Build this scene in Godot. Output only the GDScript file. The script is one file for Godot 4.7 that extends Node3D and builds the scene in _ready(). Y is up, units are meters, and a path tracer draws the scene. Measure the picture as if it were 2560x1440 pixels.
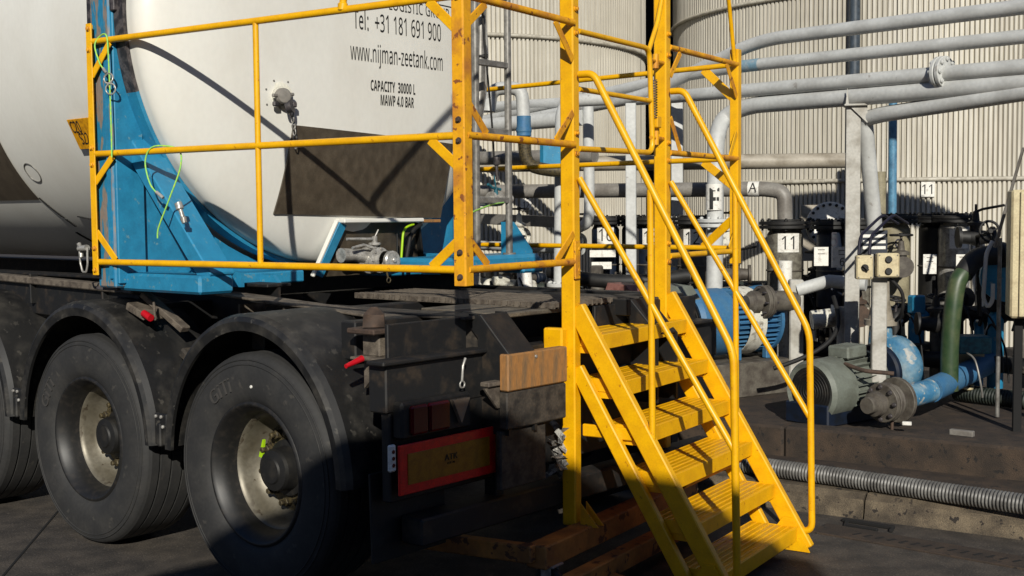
extends Node3D
# A tank trailer behind a yellow access stair and guard-rail cage, pump bay and clad storage tanks behind.
# World: x = along the cage (to the rear of the trailer), y up, z = towards the photographer; units metres.

const TRAILER_AT := Vector3(-3.752, 0.0, -3.734)   # ground under the rear wheel's outer face
const TRAILER_YAW := -0.1351
const TANK_B := 1.27
const TANK_Y := 2.62
const TANK_R := 1.24
const FLAT := 4294967295

var M := {}
var taken := {}
var noise_img := {}

# ------------------------------------------------------------------ naming
func numbered(n: String) -> String:
	if not taken.has(n):
		taken[n] = 0
		return n
	taken[n] += 1
	return "%s_%03d" % [n, taken[n]]

func thing(called: String, label: String, category: String, group := "", tf := Transform3D.IDENTITY) -> Node3D:
	var o := Node3D.new()
	o.name = numbered(called)
	add_child(o)
	o.transform = tf
	o.set_meta("label", label)
	o.set_meta("category", category)
	if group != "":
		o.set_meta("group", group)
	return o

func obj(called: String, st: SurfaceTool, m: Material, parent: Node = null) -> MeshInstance3D:
	st.generate_normals()
	var mi := MeshInstance3D.new()
	mi.mesh = st.commit()
	mi.material_override = m
	mi.name = called if parent != null else numbered(called)
	(parent if parent != null else self).add_child(mi, true)
	return mi

func same(called: String, mesh: Mesh, m: Material, parent: Node, tf: Transform3D) -> MeshInstance3D:
	var mi := MeshInstance3D.new()
	mi.mesh = mesh
	mi.material_override = m
	mi.name = called
	parent.add_child(mi, true)
	mi.transform = tf
	return mi

func sub(called: String, parent: Node, at := Transform3D.IDENTITY) -> Node3D:
	var n := Node3D.new()
	n.name = called
	parent.add_child(n, true)
	n.transform = at
	return n

func tag(o: Node, label: String, category: String, group := "") -> void:
	o.set_meta("label", label)
	o.set_meta("category", category)
	if group != "":
		o.set_meta("group", group)

func structure(o: Node, label := "") -> void:
	o.set_meta("kind", "structure")
	if label != "":
		o.set_meta("label", label)

# ------------------------------------------------------------------ shapes
func S() -> SurfaceTool:
	var st := SurfaceTool.new()
	st.begin(Mesh.PRIMITIVE_TRIANGLES)
	return st

func tri(st: SurfaceTool, a: Vector3, b: Vector3, c: Vector3, out: Vector3) -> void:
	if (b - a).cross(c - a).dot(out) > 0.0:
		st.add_vertex(a); st.add_vertex(c); st.add_vertex(b)
	else:
		st.add_vertex(a); st.add_vertex(b); st.add_vertex(c)

func quad(st: SurfaceTool, a: Vector3, b: Vector3, c: Vector3, d: Vector3, out: Vector3) -> void:
	tri(st, a, b, c, out)
	tri(st, a, c, d, out)

func box(st: SurfaceTool, c: Vector3, s: Vector3, bs := Basis.IDENTITY, ch := 0.004) -> void:
	st.set_smooth_group(FLAT)
	var h := s * 0.5
	ch = minf(ch, minf(h.x, minf(h.y, h.z)) * 0.6)
	var k := h - Vector3(ch, ch, ch)
	for ax in 3:
		var u := (ax + 1) % 3
		var v := (ax + 2) % 3
		for sg in [-1.0, 1.0]:
			var q: Array[Vector3] = []
			for e in [[-1, -1], [1, -1], [1, 1], [-1, 1]]:
				var p := Vector3.ZERO
				p[ax] = h[ax] * sg
				p[u] = k[u] * e[0]
				p[v] = k[v] * e[1]
				q.append(c + bs * p)
			var n := Vector3.ZERO
			n[ax] = sg
			quad(st, q[0], q[1], q[2], q[3], bs * n)
	if ch <= 0.0:
		return
	for ax in 3:
		var u := (ax + 1) % 3
		var v := (ax + 2) % 3
		for su in [-1.0, 1.0]:
			for sv in [-1.0, 1.0]:
				var q: Array[Vector3] = []
				for e in [[-1, 0], [1, 0], [1, 1], [-1, 1]]:
					var p := Vector3.ZERO
					p[ax] = k[ax] * e[0]
					p[u] = (h[u] if e[1] == 0 else k[u]) * su
					p[v] = (k[v] if e[1] == 0 else h[v]) * sv
					q.append(c + bs * p)
				var n := Vector3.ZERO
				n[u] = su
				n[v] = sv
				quad(st, q[0], q[1], q[2], q[3], bs * n)
	for sx in [-1.0, 1.0]:
		for sy in [-1.0, 1.0]:
			for sz in [-1.0, 1.0]:
				tri(st, c + bs * Vector3(h.x * sx, k.y * sy, k.z * sz), c + bs * Vector3(k.x * sx, h.y * sy, k.z * sz), c + bs * Vector3(k.x * sx, k.y * sy, h.z * sz), bs * Vector3(sx, sy, sz))

func frame(dir: Vector3, up := Vector3.UP) -> Basis:   # x along dir, y near up
	var x := dir.normalized()
	if absf(x.dot(up)) > 0.98:
		up = Vector3(0, 0, 1) if absf(x.z) < 0.9 else Vector3(1, 0, 0)
	var z := x.cross(up).normalized()
	return Basis(x, z.cross(x).normalized(), z)

func bar(st: SurfaceTool, a: Vector3, b: Vector3, w: float, h: float, up := Vector3.UP, ch := 0.004) -> void:
	box(st, (a + b) * 0.5, Vector3(a.distance_to(b), h, w), frame(b - a, up), ch)

func round_path(pts: Array, r: float, n := 5) -> Array:
	var out := [pts[0]]
	for i in range(1, pts.size() - 1):
		var p: Vector3 = pts[i]
		var a: Vector3 = pts[i - 1] - p
		var b: Vector3 = pts[i + 1] - p
		var d := minf(r, minf(a.length(), b.length()) * 0.49)
		var pa := p + a.normalized() * d
		var pb := p + b.normalized() * d
		for k in n + 1:
			var t := float(k) / n
			out.append(pa.lerp(p, t).lerp(p.lerp(pb, t), t))
	out.append(pts[-1])
	return out

func tube(st: SurfaceTool, pts: Array, r, n := 10, caps := true) -> void:
	var rings := []
	var prev := Basis.IDENTITY
	for i in pts.size():
		var p: Vector3 = pts[i]
		var d: Vector3
		if i == 0:
			d = pts[1] - p
		elif i == pts.size() - 1:
			d = p - pts[i - 1]
		else:
			d = (p - pts[i - 1]).normalized() + (pts[i + 1] - p).normalized()
		d = d.normalized()
		if i == 0:
			prev = frame(d)
		else:
			var y := (prev.y - d * prev.y.dot(d)).normalized()
			prev = Basis(d, y, d.cross(y).normalized())
		var rr: float = r[i] if r is Array else r
		var ring := []
		for k in n:
			var t := TAU * k / n
			ring.append(p + (prev.y * cos(t) + prev.z * sin(t)) * rr)
		rings.append(ring)
	st.set_smooth_group(1)
	for i in pts.size() - 1:
		for k in n:
			var k2 := (k + 1) % n
			var m: Vector3 = (rings[i][k] + rings[i + 1][k2]) * 0.5 - (pts[i] + pts[i + 1]) * 0.5
			quad(st, rings[i][k], rings[i][k2], rings[i + 1][k2], rings[i + 1][k], m)
	if caps:
		st.set_smooth_group(FLAT)
		for e in [0, pts.size() - 1]:
			var out: Vector3 = pts[0] - pts[1] if e == 0 else pts[-1] - pts[-2]
			for k in range(1, n - 1):
				tri(st, rings[e][0], rings[e][k], rings[e][k + 1], out)

func lathe(st: SurfaceTool, at: Vector3, axis: Vector3, prof: Array, n := 20, smooth := false) -> void:   # prof: Vector2(radius, along axis)
	var b := frame(axis)
	for i in prof.size() - 1:
		var p: Vector2 = prof[i]
		var q: Vector2 = prof[i + 1]
		if p.is_equal_approx(q):
			continue
		st.set_smooth_group(1 if smooth else i + 1)
		for k in n:
			var t0 := TAU * k / n
			var t1 := TAU * (k + 1) / n
			var d0 := b.y * cos(t0) + b.z * sin(t0)
			var d1 := b.y * cos(t1) + b.z * sin(t1)
			var out := (d0 + d1).normalized() * (q.y - p.y) - b.x * (q.x - p.x)
			var a0 := at + b.x * p.y + d0 * p.x
			var a1 := at + b.x * p.y + d1 * p.x
			var c0 := at + b.x * q.y + d0 * q.x
			var c1 := at + b.x * q.y + d1 * q.x
			if p.x < 1e-5:
				tri(st, a0, c0, c1, out)
			elif q.x < 1e-5:
				tri(st, a0, a1, c0, out)
			else:
				quad(st, a0, a1, c1, c0, out)

func disc(st: SurfaceTool, a: Vector3, b: Vector3, r: float, n := 16, ch := 0.004) -> void:
	var l := a.distance_to(b)
	lathe(st, a, b - a, [Vector2(0, 0), Vector2(r - ch, 0), Vector2(r, ch), Vector2(r, l - ch), Vector2(r - ch, l), Vector2(0, l)], n)

func prism(st: SurfaceTool, poly: Array, o: Vector3, u: Vector3, v: Vector3, depth: Vector3) -> void:
	st.set_smooth_group(FLAT)
	var pk := PackedVector2Array(poly)
	var idx := Geometry2D.triangulate_polygon(pk)
	for k in range(0, idx.size(), 3):
		var q := []
		for j in 3:
			q.append(o + u * pk[idx[k + j]].x + v * pk[idx[k + j]].y)
		tri(st, q[0], q[1], q[2], -depth)
		tri(st, q[0] + depth, q[1] + depth, q[2] + depth, depth)
	var area := 0.0
	for i in pk.size():
		var p := pk[i]
		var p2 := pk[(i + 1) % pk.size()]
		area += p.x * p2.y - p2.x * p.y
	for i in pk.size():
		var p := pk[i]
		var p2 := pk[(i + 1) % pk.size()]
		var out := (u * (p2.y - p.y) - v * (p2.x - p.x)) * signf(area)
		var a := o + u * p.x + v * p.y
		var b := o + u * p2.x + v * p2.y
		quad(st, a, b, b + depth, a + depth, out)

func ring_torus(st: SurfaceTool, c: Vector3, axis: Vector3, R: float, r: float, n := 18, m := 6) -> void:
	var b := frame(axis)
	var pts := []
	for k in n + 1:
		var t := TAU * k / n
		pts.append(c + (b.y * cos(t) + b.z * sin(t)) * R)
	tube(st, pts, r, m, false)

func letters(st: SurfaceTool, s: String, height: float, tf: Transform3D, sx := 1.0, mono := false, depth := 0.002, bold := false) -> float:
	var tm := TextMesh.new()
	var f := SystemFont.new()
	f.font_names = PackedStringArray(["Droid Sans Mono" if mono else "Droid Sans"])
	f.font_weight = 700 if bold else 400
	tm.font = f
	tm.text = s
	tm.font_size = 64
	tm.pixel_size = height / 46.0
	tm.depth = depth
	tm.horizontal_alignment = HORIZONTAL_ALIGNMENT_CENTER
	tm.vertical_alignment = VERTICAL_ALIGNMENT_CENTER
	st.append_from(tm, 0, tf * Transform3D(Basis.from_scale(Vector3(sx, 1, 1)), Vector3.ZERO))
	return tm.get_aabb().size.x * sx

func text_part(called: String, parent: Node, s: String, height: float, at: Vector3, face: Vector3, m: Material, sx := 1.0, up := Vector3.UP) -> void:
	var z := face.normalized()
	var x := up.cross(z).normalized()
	var st := S()
	letters(st, s, height, Transform3D(Basis(x, z.cross(x), z), at), sx)
	var mi := MeshInstance3D.new()
	mi.mesh = st.commit()
	mi.material_override = m
	mi.name = called
	parent.add_child(mi, true)

func text_round(called: String, parent: Node, s: String, height: float, axis_at: Vector3, r: float, ang: float, m: Material, sx := 1.0, bold := false) -> void:   # lettering wrapped round an upright cylinder
	var src := S()
	letters(src, s, height, Transform3D.IDENTITY, sx, false, 0.0, bold)
	var arr := src.commit().surface_get_arrays(0)
	var vs: PackedVector3Array = arr[Mesh.ARRAY_VERTEX]
	var ix: PackedInt32Array = arr[Mesh.ARRAY_INDEX] if arr[Mesh.ARRAY_INDEX] != null else PackedInt32Array(range(vs.size()))
	var o := S()
	o.set_smooth_group(1)
	for k in range(0, ix.size(), 3):
		var q := []
		for j in 3:
			var v := vs[ix[k + j]]
			var a := ang + v.x / r
			q.append(axis_at + Vector3(sin(a) * r, v.y, cos(a) * r))
		tri(o, q[0], q[1], q[2], Vector3(sin(ang), 0, cos(ang)))
	obj(called, o, m, parent)

# ------------------------------------------------------------------ materials
func grain(seed_: int, freq: float, octaves := 4, kind := FastNoiseLite.TYPE_SIMPLEX_SMOOTH, size := 256) -> PackedByteArray:
	var key := "%d_%.4f_%d_%d_%d" % [seed_, freq, octaves, kind, size]
	if not noise_img.has(key):
		var n := FastNoiseLite.new()
		n.seed = seed_
		n.noise_type = kind
		n.frequency = freq
		n.fractal_octaves = octaves
		n.fractal_gain = 0.55
		noise_img[key] = n.get_seamless_image(size, size).get_data()
	return noise_img[key]

func mat(a: Color, b: Color, rough: float, scale := 1.0, o := {}) -> StandardMaterial3D:
	# a = paint, b = the wear, rust or dirt that shows in patches (sRGB); scale = texture repeats a metre
	var m := StandardMaterial3D.new()
	var size: int = o.get("size", 256)
	var g := grain(o.get("seed", 1), o.get("freq", 0.02), o.get("oct", 5), FastNoiseLite.TYPE_SIMPLEX_SMOOTH, size)
	var g2 := grain(o.get("seed", 1) + 50, o.get("freq2", 0.11), 3, FastNoiseLite.TYPE_SIMPLEX_SMOOTH, size)
	var lo: float = o.get("lo", 0.35)
	var hi: float = o.get("hi", 0.8)
	var fine: float = o.get("fine", 0.08)
	var chip: Color = o.get("chip", Color(0, 0, 0))
	var chip_at: float = o.get("chip_at", 2.0)   # where the third, finer noise passes this level the paint is knocked off
	var g3 := grain(o.get("seed", 1) + 90, o.get("chip_freq", 0.028), 6, FastNoiseLite.TYPE_SIMPLEX_SMOOTH, size) if chip_at < 1.0 else g2
	var data := PackedByteArray()
	data.resize(size * size * 3)
	var hd := PackedByteArray()
	hd.resize(size * size)
	for i in size * size:
		var t := clampf((g[i] / 255.0 - lo) / (hi - lo), 0.0, 1.0)
		var f := 1.0 + (g2[i] / 255.0 - 0.5) * 2.0 * fine
		data[i * 3] = clampi(int(lerpf(a.r, b.r, t) * f * 255.0), 0, 255)
		data[i * 3 + 1] = clampi(int(lerpf(a.g, b.g, t) * f * 255.0), 0, 255)
		data[i * 3 + 2] = clampi(int(lerpf(a.b, b.b, t) * f * 255.0), 0, 255)
		if g3[i] / 255.0 > chip_at:
			data[i * 3] = int(chip.r * f * 255.0)
			data[i * 3 + 1] = int(chip.g * f * 255.0)
			data[i * 3 + 2] = int(chip.b * f * 255.0)
		hd[i] = clampi(int(g2[i] * 0.6 + g[i] * 0.4), 0, 255)
	m.albedo_texture = ImageTexture.create_from_image(Image.create_from_data(size, size, false, Image.FORMAT_RGB8, data))
	m.roughness = rough
	m.metallic = o.get("metal", 0.0)
	m.uv1_triplanar = true
	m.uv1_world_triplanar = o.get("world", false)
	m.uv1_triplanar_sharpness = 4.0
	m.uv1_scale = o.get("stretch", Vector3.ONE) * scale
	if o.has("bump"):
		m.heightmap_enabled = true
		m.heightmap_texture = ImageTexture.create_from_image(Image.create_from_data(size, size, false, Image.FORMAT_L8, hd))
		m.heightmap_scale = o.bump
	if o.has("coat"):
		m.clearcoat_enabled = true
		m.clearcoat = o.coat
		m.clearcoat_roughness = 0.25
	return m

func plain(c: Color, rough := 0.6, metal := 0.0) -> StandardMaterial3D:
	var m := StandardMaterial3D.new()
	m.albedo_color = c
	m.roughness = rough
	m.metallic = metal
	return m

func make_materials() -> void:
	M.yellow = mat(Color(0.90, 0.675, 0.010), Color(0.83, 0.60, 0.02), 0.40, 1.3, {"seed": 3, "freq": 0.012, "lo": 0.3, "hi": 1.0, "fine": 0.035, "chip": Color(0.74, 0.50, 0.06), "chip_at": 0.85, "size": 512})
	M.yellow_worn = mat(Color(0.88, 0.63, 0.05), Color(0.71, 0.46, 0.17), 0.55, 1.0, {"seed": 4, "freq": 0.010, "lo": 0.4, "hi": 0.85, "fine": 0.05, "chip": Color(0.52, 0.31, 0.15), "chip_at": 0.74, "size": 512})
	M.brown_frame = mat(Color(0.70, 0.47, 0.22), Color(0.52, 0.34, 0.17), 0.65, 1.0, {"seed": 5, "freq": 0.014, "lo": 0.3, "hi": 0.9, "chip": Color(0.34, 0.21, 0.13), "chip_at": 0.72})
	M.blue = mat(Color(0.155, 0.50, 0.65), Color(0.135, 0.44, 0.58), 0.42, 1.0, {"seed": 6, "lo": 0.3, "hi": 1.0, "fine": 0.04, "chip": Color(0.36, 0.53, 0.60), "chip_at": 0.78, "size": 512})
	M.blue_scraped = mat(Color(0.13, 0.46, 0.61), Color(0.50, 0.46, 0.43), 0.5, 1.4, {"seed": 7, "freq": 0.022, "lo": 0.48, "hi": 0.58, "fine": 0.10, "stretch": Vector3(1.6, 0.5, 1.6)})
	M.steel_scraped = mat(Color(0.30, 0.28, 0.28), Color(0.16, 0.15, 0.16), 0.55, 2.5, {"seed": 8, "lo": 0.4, "hi": 0.65, "fine": 0.2})
	M.blue_dark = mat(Color(0.055, 0.10, 0.17), Color(0.05, 0.075, 0.11), 0.5, 2.0, {"seed": 9})
	M.blue_pump = mat(Color(0.20, 0.40, 0.56), Color(0.27, 0.42, 0.53), 0.55, 1.6, {"seed": 10, "freq": 0.012, "lo": 0.3, "hi": 0.9, "fine": 0.08})
	M.white = mat(Color(0.86, 0.855, 0.825), Color(0.83, 0.82, 0.785), 0.38, 0.5, {"seed": 11, "freq": 0.008, "lo": 0.3, "hi": 1.0, "fine": 0.012, "size": 512, "stretch": Vector3(1, 0.6, 1)})
	M.white_dirty = mat(Color(0.80, 0.79, 0.74), Color(0.45, 0.42, 0.37), 0.5, 2.0, {"seed": 12, "lo": 0.55, "hi": 0.85})
	M.sign = mat(Color(0.86, 0.85, 0.82), Color(0.70, 0.68, 0.64), 0.5, 4.0, {"seed": 13, "lo": 0.55, "hi": 0.9})
	M.flap = mat(Color(0.265, 0.235, 0.195), Color(0.345, 0.31, 0.26), 0.36, 0.9, {"seed": 14, "freq": 0.02, "oct": 7, "lo": 0.2, "hi": 0.9, "fine": 0.14, "freq2": 0.25, "metal": 0.1, "size": 512, "stretch": Vector3(1.3, 0.9, 1.3)})
	M.clad = mat(Color(0.765, 0.745, 0.695), Color(0.69, 0.665, 0.61), 0.55, 0.35, {"seed": 15, "freq": 0.02, "lo": 0.3, "hi": 0.9, "fine": 0.05, "size": 512, "stretch": Vector3(2.0, 0.18, 2.0)})
	M.clad_band = mat(Color(0.72, 0.70, 0.645), Color(0.60, 0.575, 0.52), 0.55, 1.5, {"seed": 16})
	M.pipe = mat(Color(0.75, 0.755, 0.745), Color(0.67, 0.672, 0.66), 0.5, 0.9, {"seed": 17, "freq": 0.012, "lo": 0.3, "hi": 0.95, "fine": 0.05, "chip": Color(0.60, 0.59, 0.57), "chip_at": 0.84})
	M.pipe_beige = mat(Color(0.63, 0.60, 0.545), Color(0.48, 0.445, 0.385), 0.55, 1.2, {"seed": 18, "freq": 0.013, "lo": 0.35, "hi": 0.9, "fine": 0.06})
	M.pipe_dull = mat(Color(0.50, 0.485, 0.46), Color(0.42, 0.40, 0.375), 0.5, 1.2, {"seed": 19, "freq": 0.012})
	M.post = mat(Color(0.68, 0.67, 0.64), Color(0.52, 0.50, 0.46), 0.6, 1.4, {"seed": 20, "freq": 0.014, "lo": 0.4, "hi": 0.95, "fine": 0.06})
	M.black = mat(Color(0.075, 0.073, 0.07), Color(0.14, 0.13, 0.115), 0.6, 2.0, {"seed": 21, "lo": 0.45, "hi": 0.85, "fine": 0.12})
	M.chassis = mat(Color(0.075, 0.075, 0.077), Color(0.19, 0.16, 0.13), 0.62, 1.6, {"seed": 22, "freq": 0.02, "lo": 0.48, "hi": 0.85, "fine": 0.15})
	M.chassis_dust = mat(Color(0.25, 0.225, 0.195), Color(0.12, 0.11, 0.10), 0.75, 2.2, {"seed": 23, "lo": 0.35, "hi": 0.85, "fine": 0.2})
	M.guard = mat(Color(0.095, 0.094, 0.093), Color(0.255, 0.243, 0.222), 0.5, 1.5, {"seed": 24, "freq": 0.013, "lo": 0.40, "hi": 1.0, "fine": 0.12, "chip": Color(0.26, 0.25, 0.23), "chip_at": 0.80})
	M.rubber = mat(Color(0.150, 0.149, 0.148), Color(0.195, 0.19, 0.182), 0.75, 1.6, {"seed": 25, "freq": 0.012, "lo": 0.3, "hi": 0.95, "fine": 0.10, "chip": Color(0.23, 0.22, 0.205), "chip_at": 0.80})
	M.rubber_mark = plain(Color(0.235, 0.225, 0.215), 0.7)
	M.rim = mat(Color(0.46, 0.44, 0.39), Color(0.35, 0.325, 0.27), 0.45, 1.5, {"seed": 26, "freq": 0.012, "lo": 0.3, "hi": 0.9, "fine": 0.08, "metal": 0.35, "chip": Color(0.24, 0.20, 0.15), "chip_at": 0.78})
	M.rim_black = mat(Color(0.10, 0.098, 0.095), Color(0.17, 0.155, 0.14), 0.5, 4.0, {"seed": 27, "lo": 0.5, "hi": 0.9})
	M.nut = mat(Color(0.34, 0.30, 0.20), Color(0.17, 0.15, 0.12), 0.6, 9.0, {"seed": 28, "metal": 0.3})
	M.steel = mat(Color(0.70, 0.69, 0.665), Color(0.52, 0.51, 0.49), 0.32, 3.0, {"seed": 29, "metal": 0.35, "fine": 0.12})
	M.alu = mat(Color(0.54, 0.53, 0.51), Color(0.42, 0.41, 0.39), 0.4, 2.0, {"seed": 30, "metal": 0.4, "fine": 0.06})
	M.rust = mat(Color(0.30, 0.235, 0.19), Color(0.22, 0.175, 0.145), 0.8, 2.0, {"seed": 31, "fine": 0.15})
	M.dust_steel = mat(Color(0.40, 0.365, 0.32), Color(0.25, 0.22, 0.19), 0.75, 2.5, {"seed": 32, "fine": 0.2, "freq2": 0.25, "lo": 0.3, "hi": 0.9})
	M.wood = mat(Color(0.60, 0.42, 0.23), Color(0.46, 0.36, 0.25), 0.7, 1.6, {"seed": 33, "freq": 0.02, "lo": 0.35, "hi": 0.8, "fine": 0.10, "stretch": Vector3(3.0, 0.6, 3.0)})
	M.asphalt = mat(Color(0.285, 0.258, 0.228), Color(0.185, 0.168, 0.15), 0.82, 0.55, {"seed": 34, "freq": 0.016, "oct": 6, "lo": 0.25, "hi": 0.85, "fine": 0.38, "freq2": 0.32, "bump": 0.5, "size": 512, "world": true, "chip": Color(0.36, 0.335, 0.30), "chip_at": 0.80, "chip_freq": 0.12})
	M.concrete = mat(Color(0.41, 0.365, 0.295), Color(0.235, 0.205, 0.165), 0.85, 0.8, {"seed": 35, "freq": 0.012, "oct": 6, "lo": 0.2, "hi": 0.8, "fine": 0.28, "freq2": 0.3, "bump": 0.4, "size": 512, "world": true, "chip": Color(0.14, 0.12, 0.10), "chip_at": 0.76})
	M.wall = mat(Color(0.255, 0.205, 0.16), Color(0.165, 0.135, 0.11), 0.85, 0.9, {"seed": 36, "freq": 0.012, "oct": 6, "lo": 0.2, "hi": 0.85, "fine": 0.30, "freq2": 0.3, "bump": 0.4, "size": 512, "world": true, "chip": Color(0.11, 0.095, 0.085), "chip_at": 0.74})
	M.hose = mat(Color(0.43, 0.425, 0.41), Color(0.27, 0.262, 0.25), 0.45, 1.5, {"seed": 37, "freq": 0.014, "lo": 0.3, "hi": 0.85, "fine": 0.12})
	M.hose_green = mat(Color(0.15, 0.24, 0.14), Color(0.33, 0.35, 0.24), 0.45, 1.2, {"seed": 38, "freq": 0.014, "lo": 0.3, "hi": 0.95, "fine": 0.10})
	M.hose_dark = mat(Color(0.10, 0.13, 0.12), Color(0.20, 0.22, 0.19), 0.55, 3.0, {"seed": 39})
	M.motor = mat(Color(0.42, 0.44, 0.405), Color(0.34, 0.35, 0.315), 0.6, 1.6, {"seed": 40, "freq": 0.013, "lo": 0.35, "hi": 0.9, "fine": 0.06})
	M.pump_grey = mat(Color(0.37, 0.35, 0.315), Color(0.26, 0.235, 0.21), 0.65, 2.0, {"seed": 41, "freq": 0.014, "lo": 0.3, "hi": 0.85, "fine": 0.10})
	M.cream = mat(Color(0.76, 0.71, 0.57), Color(0.66, 0.60, 0.47), 0.5, 2.0, {"seed": 42, "freq": 0.014, "lo": 0.4, "hi": 0.95})
	M.beige_cyl = mat(Color(0.58, 0.55, 0.45), Color(0.44, 0.41, 0.33), 0.55, 1.6, {"seed": 43, "freq": 0.012, "lo": 0.3, "hi": 0.95})
	M.grey_cyl = mat(Color(0.46, 0.445, 0.40), Color(0.30, 0.28, 0.25), 0.55, 2.5, {"seed": 44})
	M.red = plain(Color(0.70, 0.045, 0.10), 0.45)
	M.red_reflect = mat(Color(0.86, 0.13, 0.11), Color(0.78, 0.11, 0.11), 0.3, 3.0, {"seed": 45})
	M.amber = mat(Color(0.60, 0.40, 0.07), Color(0.52, 0.34, 0.06), 0.35, 3.0, {"seed": 46})
	M.lens_red = plain(Color(0.32, 0.03, 0.05), 0.15)
	M.lens_clear = plain(Color(0.50, 0.45, 0.40), 0.15)
	M.ink = plain(Color(0.10, 0.10, 0.10), 0.6)
	M.ink_blue = plain(Color(0.08, 0.07, 0.14), 0.6)
	M.plate_yellow = mat(Color(0.85, 0.60, 0.04), Color(0.70, 0.48, 0.05), 0.45, 5.0, {"seed": 47})
	M.rope = mat(Color(0.50, 0.80, 0.42), Color(0.72, 0.82, 0.25), 0.6, 8.0, {"seed": 48})
	M.rope_dark = plain(Color(0.07, 0.065, 0.06), 0.7)
	M.lime = plain(Color(0.62, 0.78, 0.08), 0.45)
	M.orange = mat(Color(0.86, 0.16, 0.08), Color(0.75, 0.12, 0.08), 0.5, 4.0, {"seed": 49})
	M.down_pipe = mat(Color(0.24, 0.28, 0.32), Color(0.18, 0.21, 0.24), 0.5, 2.0, {"seed": 61})
	M.blue_pale = mat(Color(0.46, 0.59, 0.66), Color(0.60, 0.64, 0.66), 0.55, 2.0, {"seed": 62})
	M.blue_worn = mat(Color(0.20, 0.42, 0.56), Color(0.50, 0.58, 0.62), 0.55, 1.3, {"seed": 63, "freq": 0.012, "lo": 0.35, "hi": 0.9, "fine": 0.08, "chip": Color(0.62, 0.62, 0.60), "chip_at": 0.72})
	M.blue_post = mat(Color(0.33, 0.52, 0.63), Color(0.26, 0.42, 0.53), 0.5, 1.5, {"seed": 64})
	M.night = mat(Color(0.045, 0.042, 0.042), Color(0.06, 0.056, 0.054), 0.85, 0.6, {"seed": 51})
	M.hut = mat(Color(0.50, 0.48, 0.44), Color(0.40, 0.38, 0.35), 0.7, 0.8, {"seed": 52})
	M.roof = mat(Color(0.22, 0.20, 0.19), Color(0.30, 0.27, 0.25), 0.8, 1.0, {"seed": 53})
	M.cloth = mat(Color(0.62, 0.61, 0.58), Color(0.35, 0.34, 0.33), 0.8, 6.0, {"seed": 54, "lo": 0.45, "hi": 0.6})
	M.pinkish = mat(Color(0.52, 0.36, 0.33), Color(0.42, 0.27, 0.24), 0.6, 3.0, {"seed": 55})
	M.teal = mat(Color(0.13, 0.40, 0.46), Color(0.10, 0.28, 0.33), 0.5, 4.0, {"seed": 56})
	M.checker = mat(Color(0.40, 0.37, 0.32), Color(0.25, 0.225, 0.195), 0.6, 1.4, {"seed": 57, "freq": 0.02, "fine": 0.25, "freq2": 0.25, "lo": 0.3, "hi": 0.9})

# ------------------------------------------------------------------ scene
func _ready() -> void:
	# camera
	var cam := Camera3D.new()
	cam.name = "camera"
	cam.position = Vector3(0, 1.65, 0)
	cam.rotation = Vector3(-0.0614, 0.572, -0.009)
	cam.fov = 26.66
	cam.near = 0.05
	cam.far = 400.0
	add_child(cam)
	cam.current = true
	# sky
	var sky := ProceduralSkyMaterial.new()
	sky.sky_top_color = Color(0.30, 0.44, 0.66)
	sky.sky_horizon_color = Color(0.66, 0.71, 0.76)
	sky.sky_curve = 0.15
	sky.ground_bottom_color = Color(0.16, 0.15, 0.14)
	sky.ground_horizon_color = Color(0.40, 0.40, 0.40)
	sky.sun_angle_max = 1.0
	sky.sky_energy_multiplier = 1.0
	var env := Environment.new()
	env.background_mode = Environment.BG_SKY
	env.sky = Sky.new()
	env.sky.sky_material = sky
	env.background_energy_multiplier = 0.48
	env.tonemap_mode = Environment.TONE_MAPPER_LINEAR
	env.tonemap_exposure = 1.06
	env.sdfgi_enabled = true
	env.ssao_enabled = true
	env.ssil_enabled = true
	var we := WorldEnvironment.new()
	we.name = "world_environment"
	we.environment = env
	add_child(we)
	# sun: low, behind the photographer and a little to the right
	var sun := DirectionalLight3D.new()
	sun.name = "sun"
	sun.light_energy = 1.45
	sun.light_color = Color(1.0, 0.98, 0.935)
	sun.light_angular_distance = 0.5
	sun.shadow_enabled = true
	add_child(sun)
	sun.look_at_from_position(Vector3.ZERO, Vector3(-0.5219, -0.4384, -0.7317))
	make_materials()
	build_ground()
	build_tanks()
	build_hut()
	build_trailer()
	build_container()
	build_cage()
	build_stairs()
	build_pipes()
	build_pumps()
	build_small_things()

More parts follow.
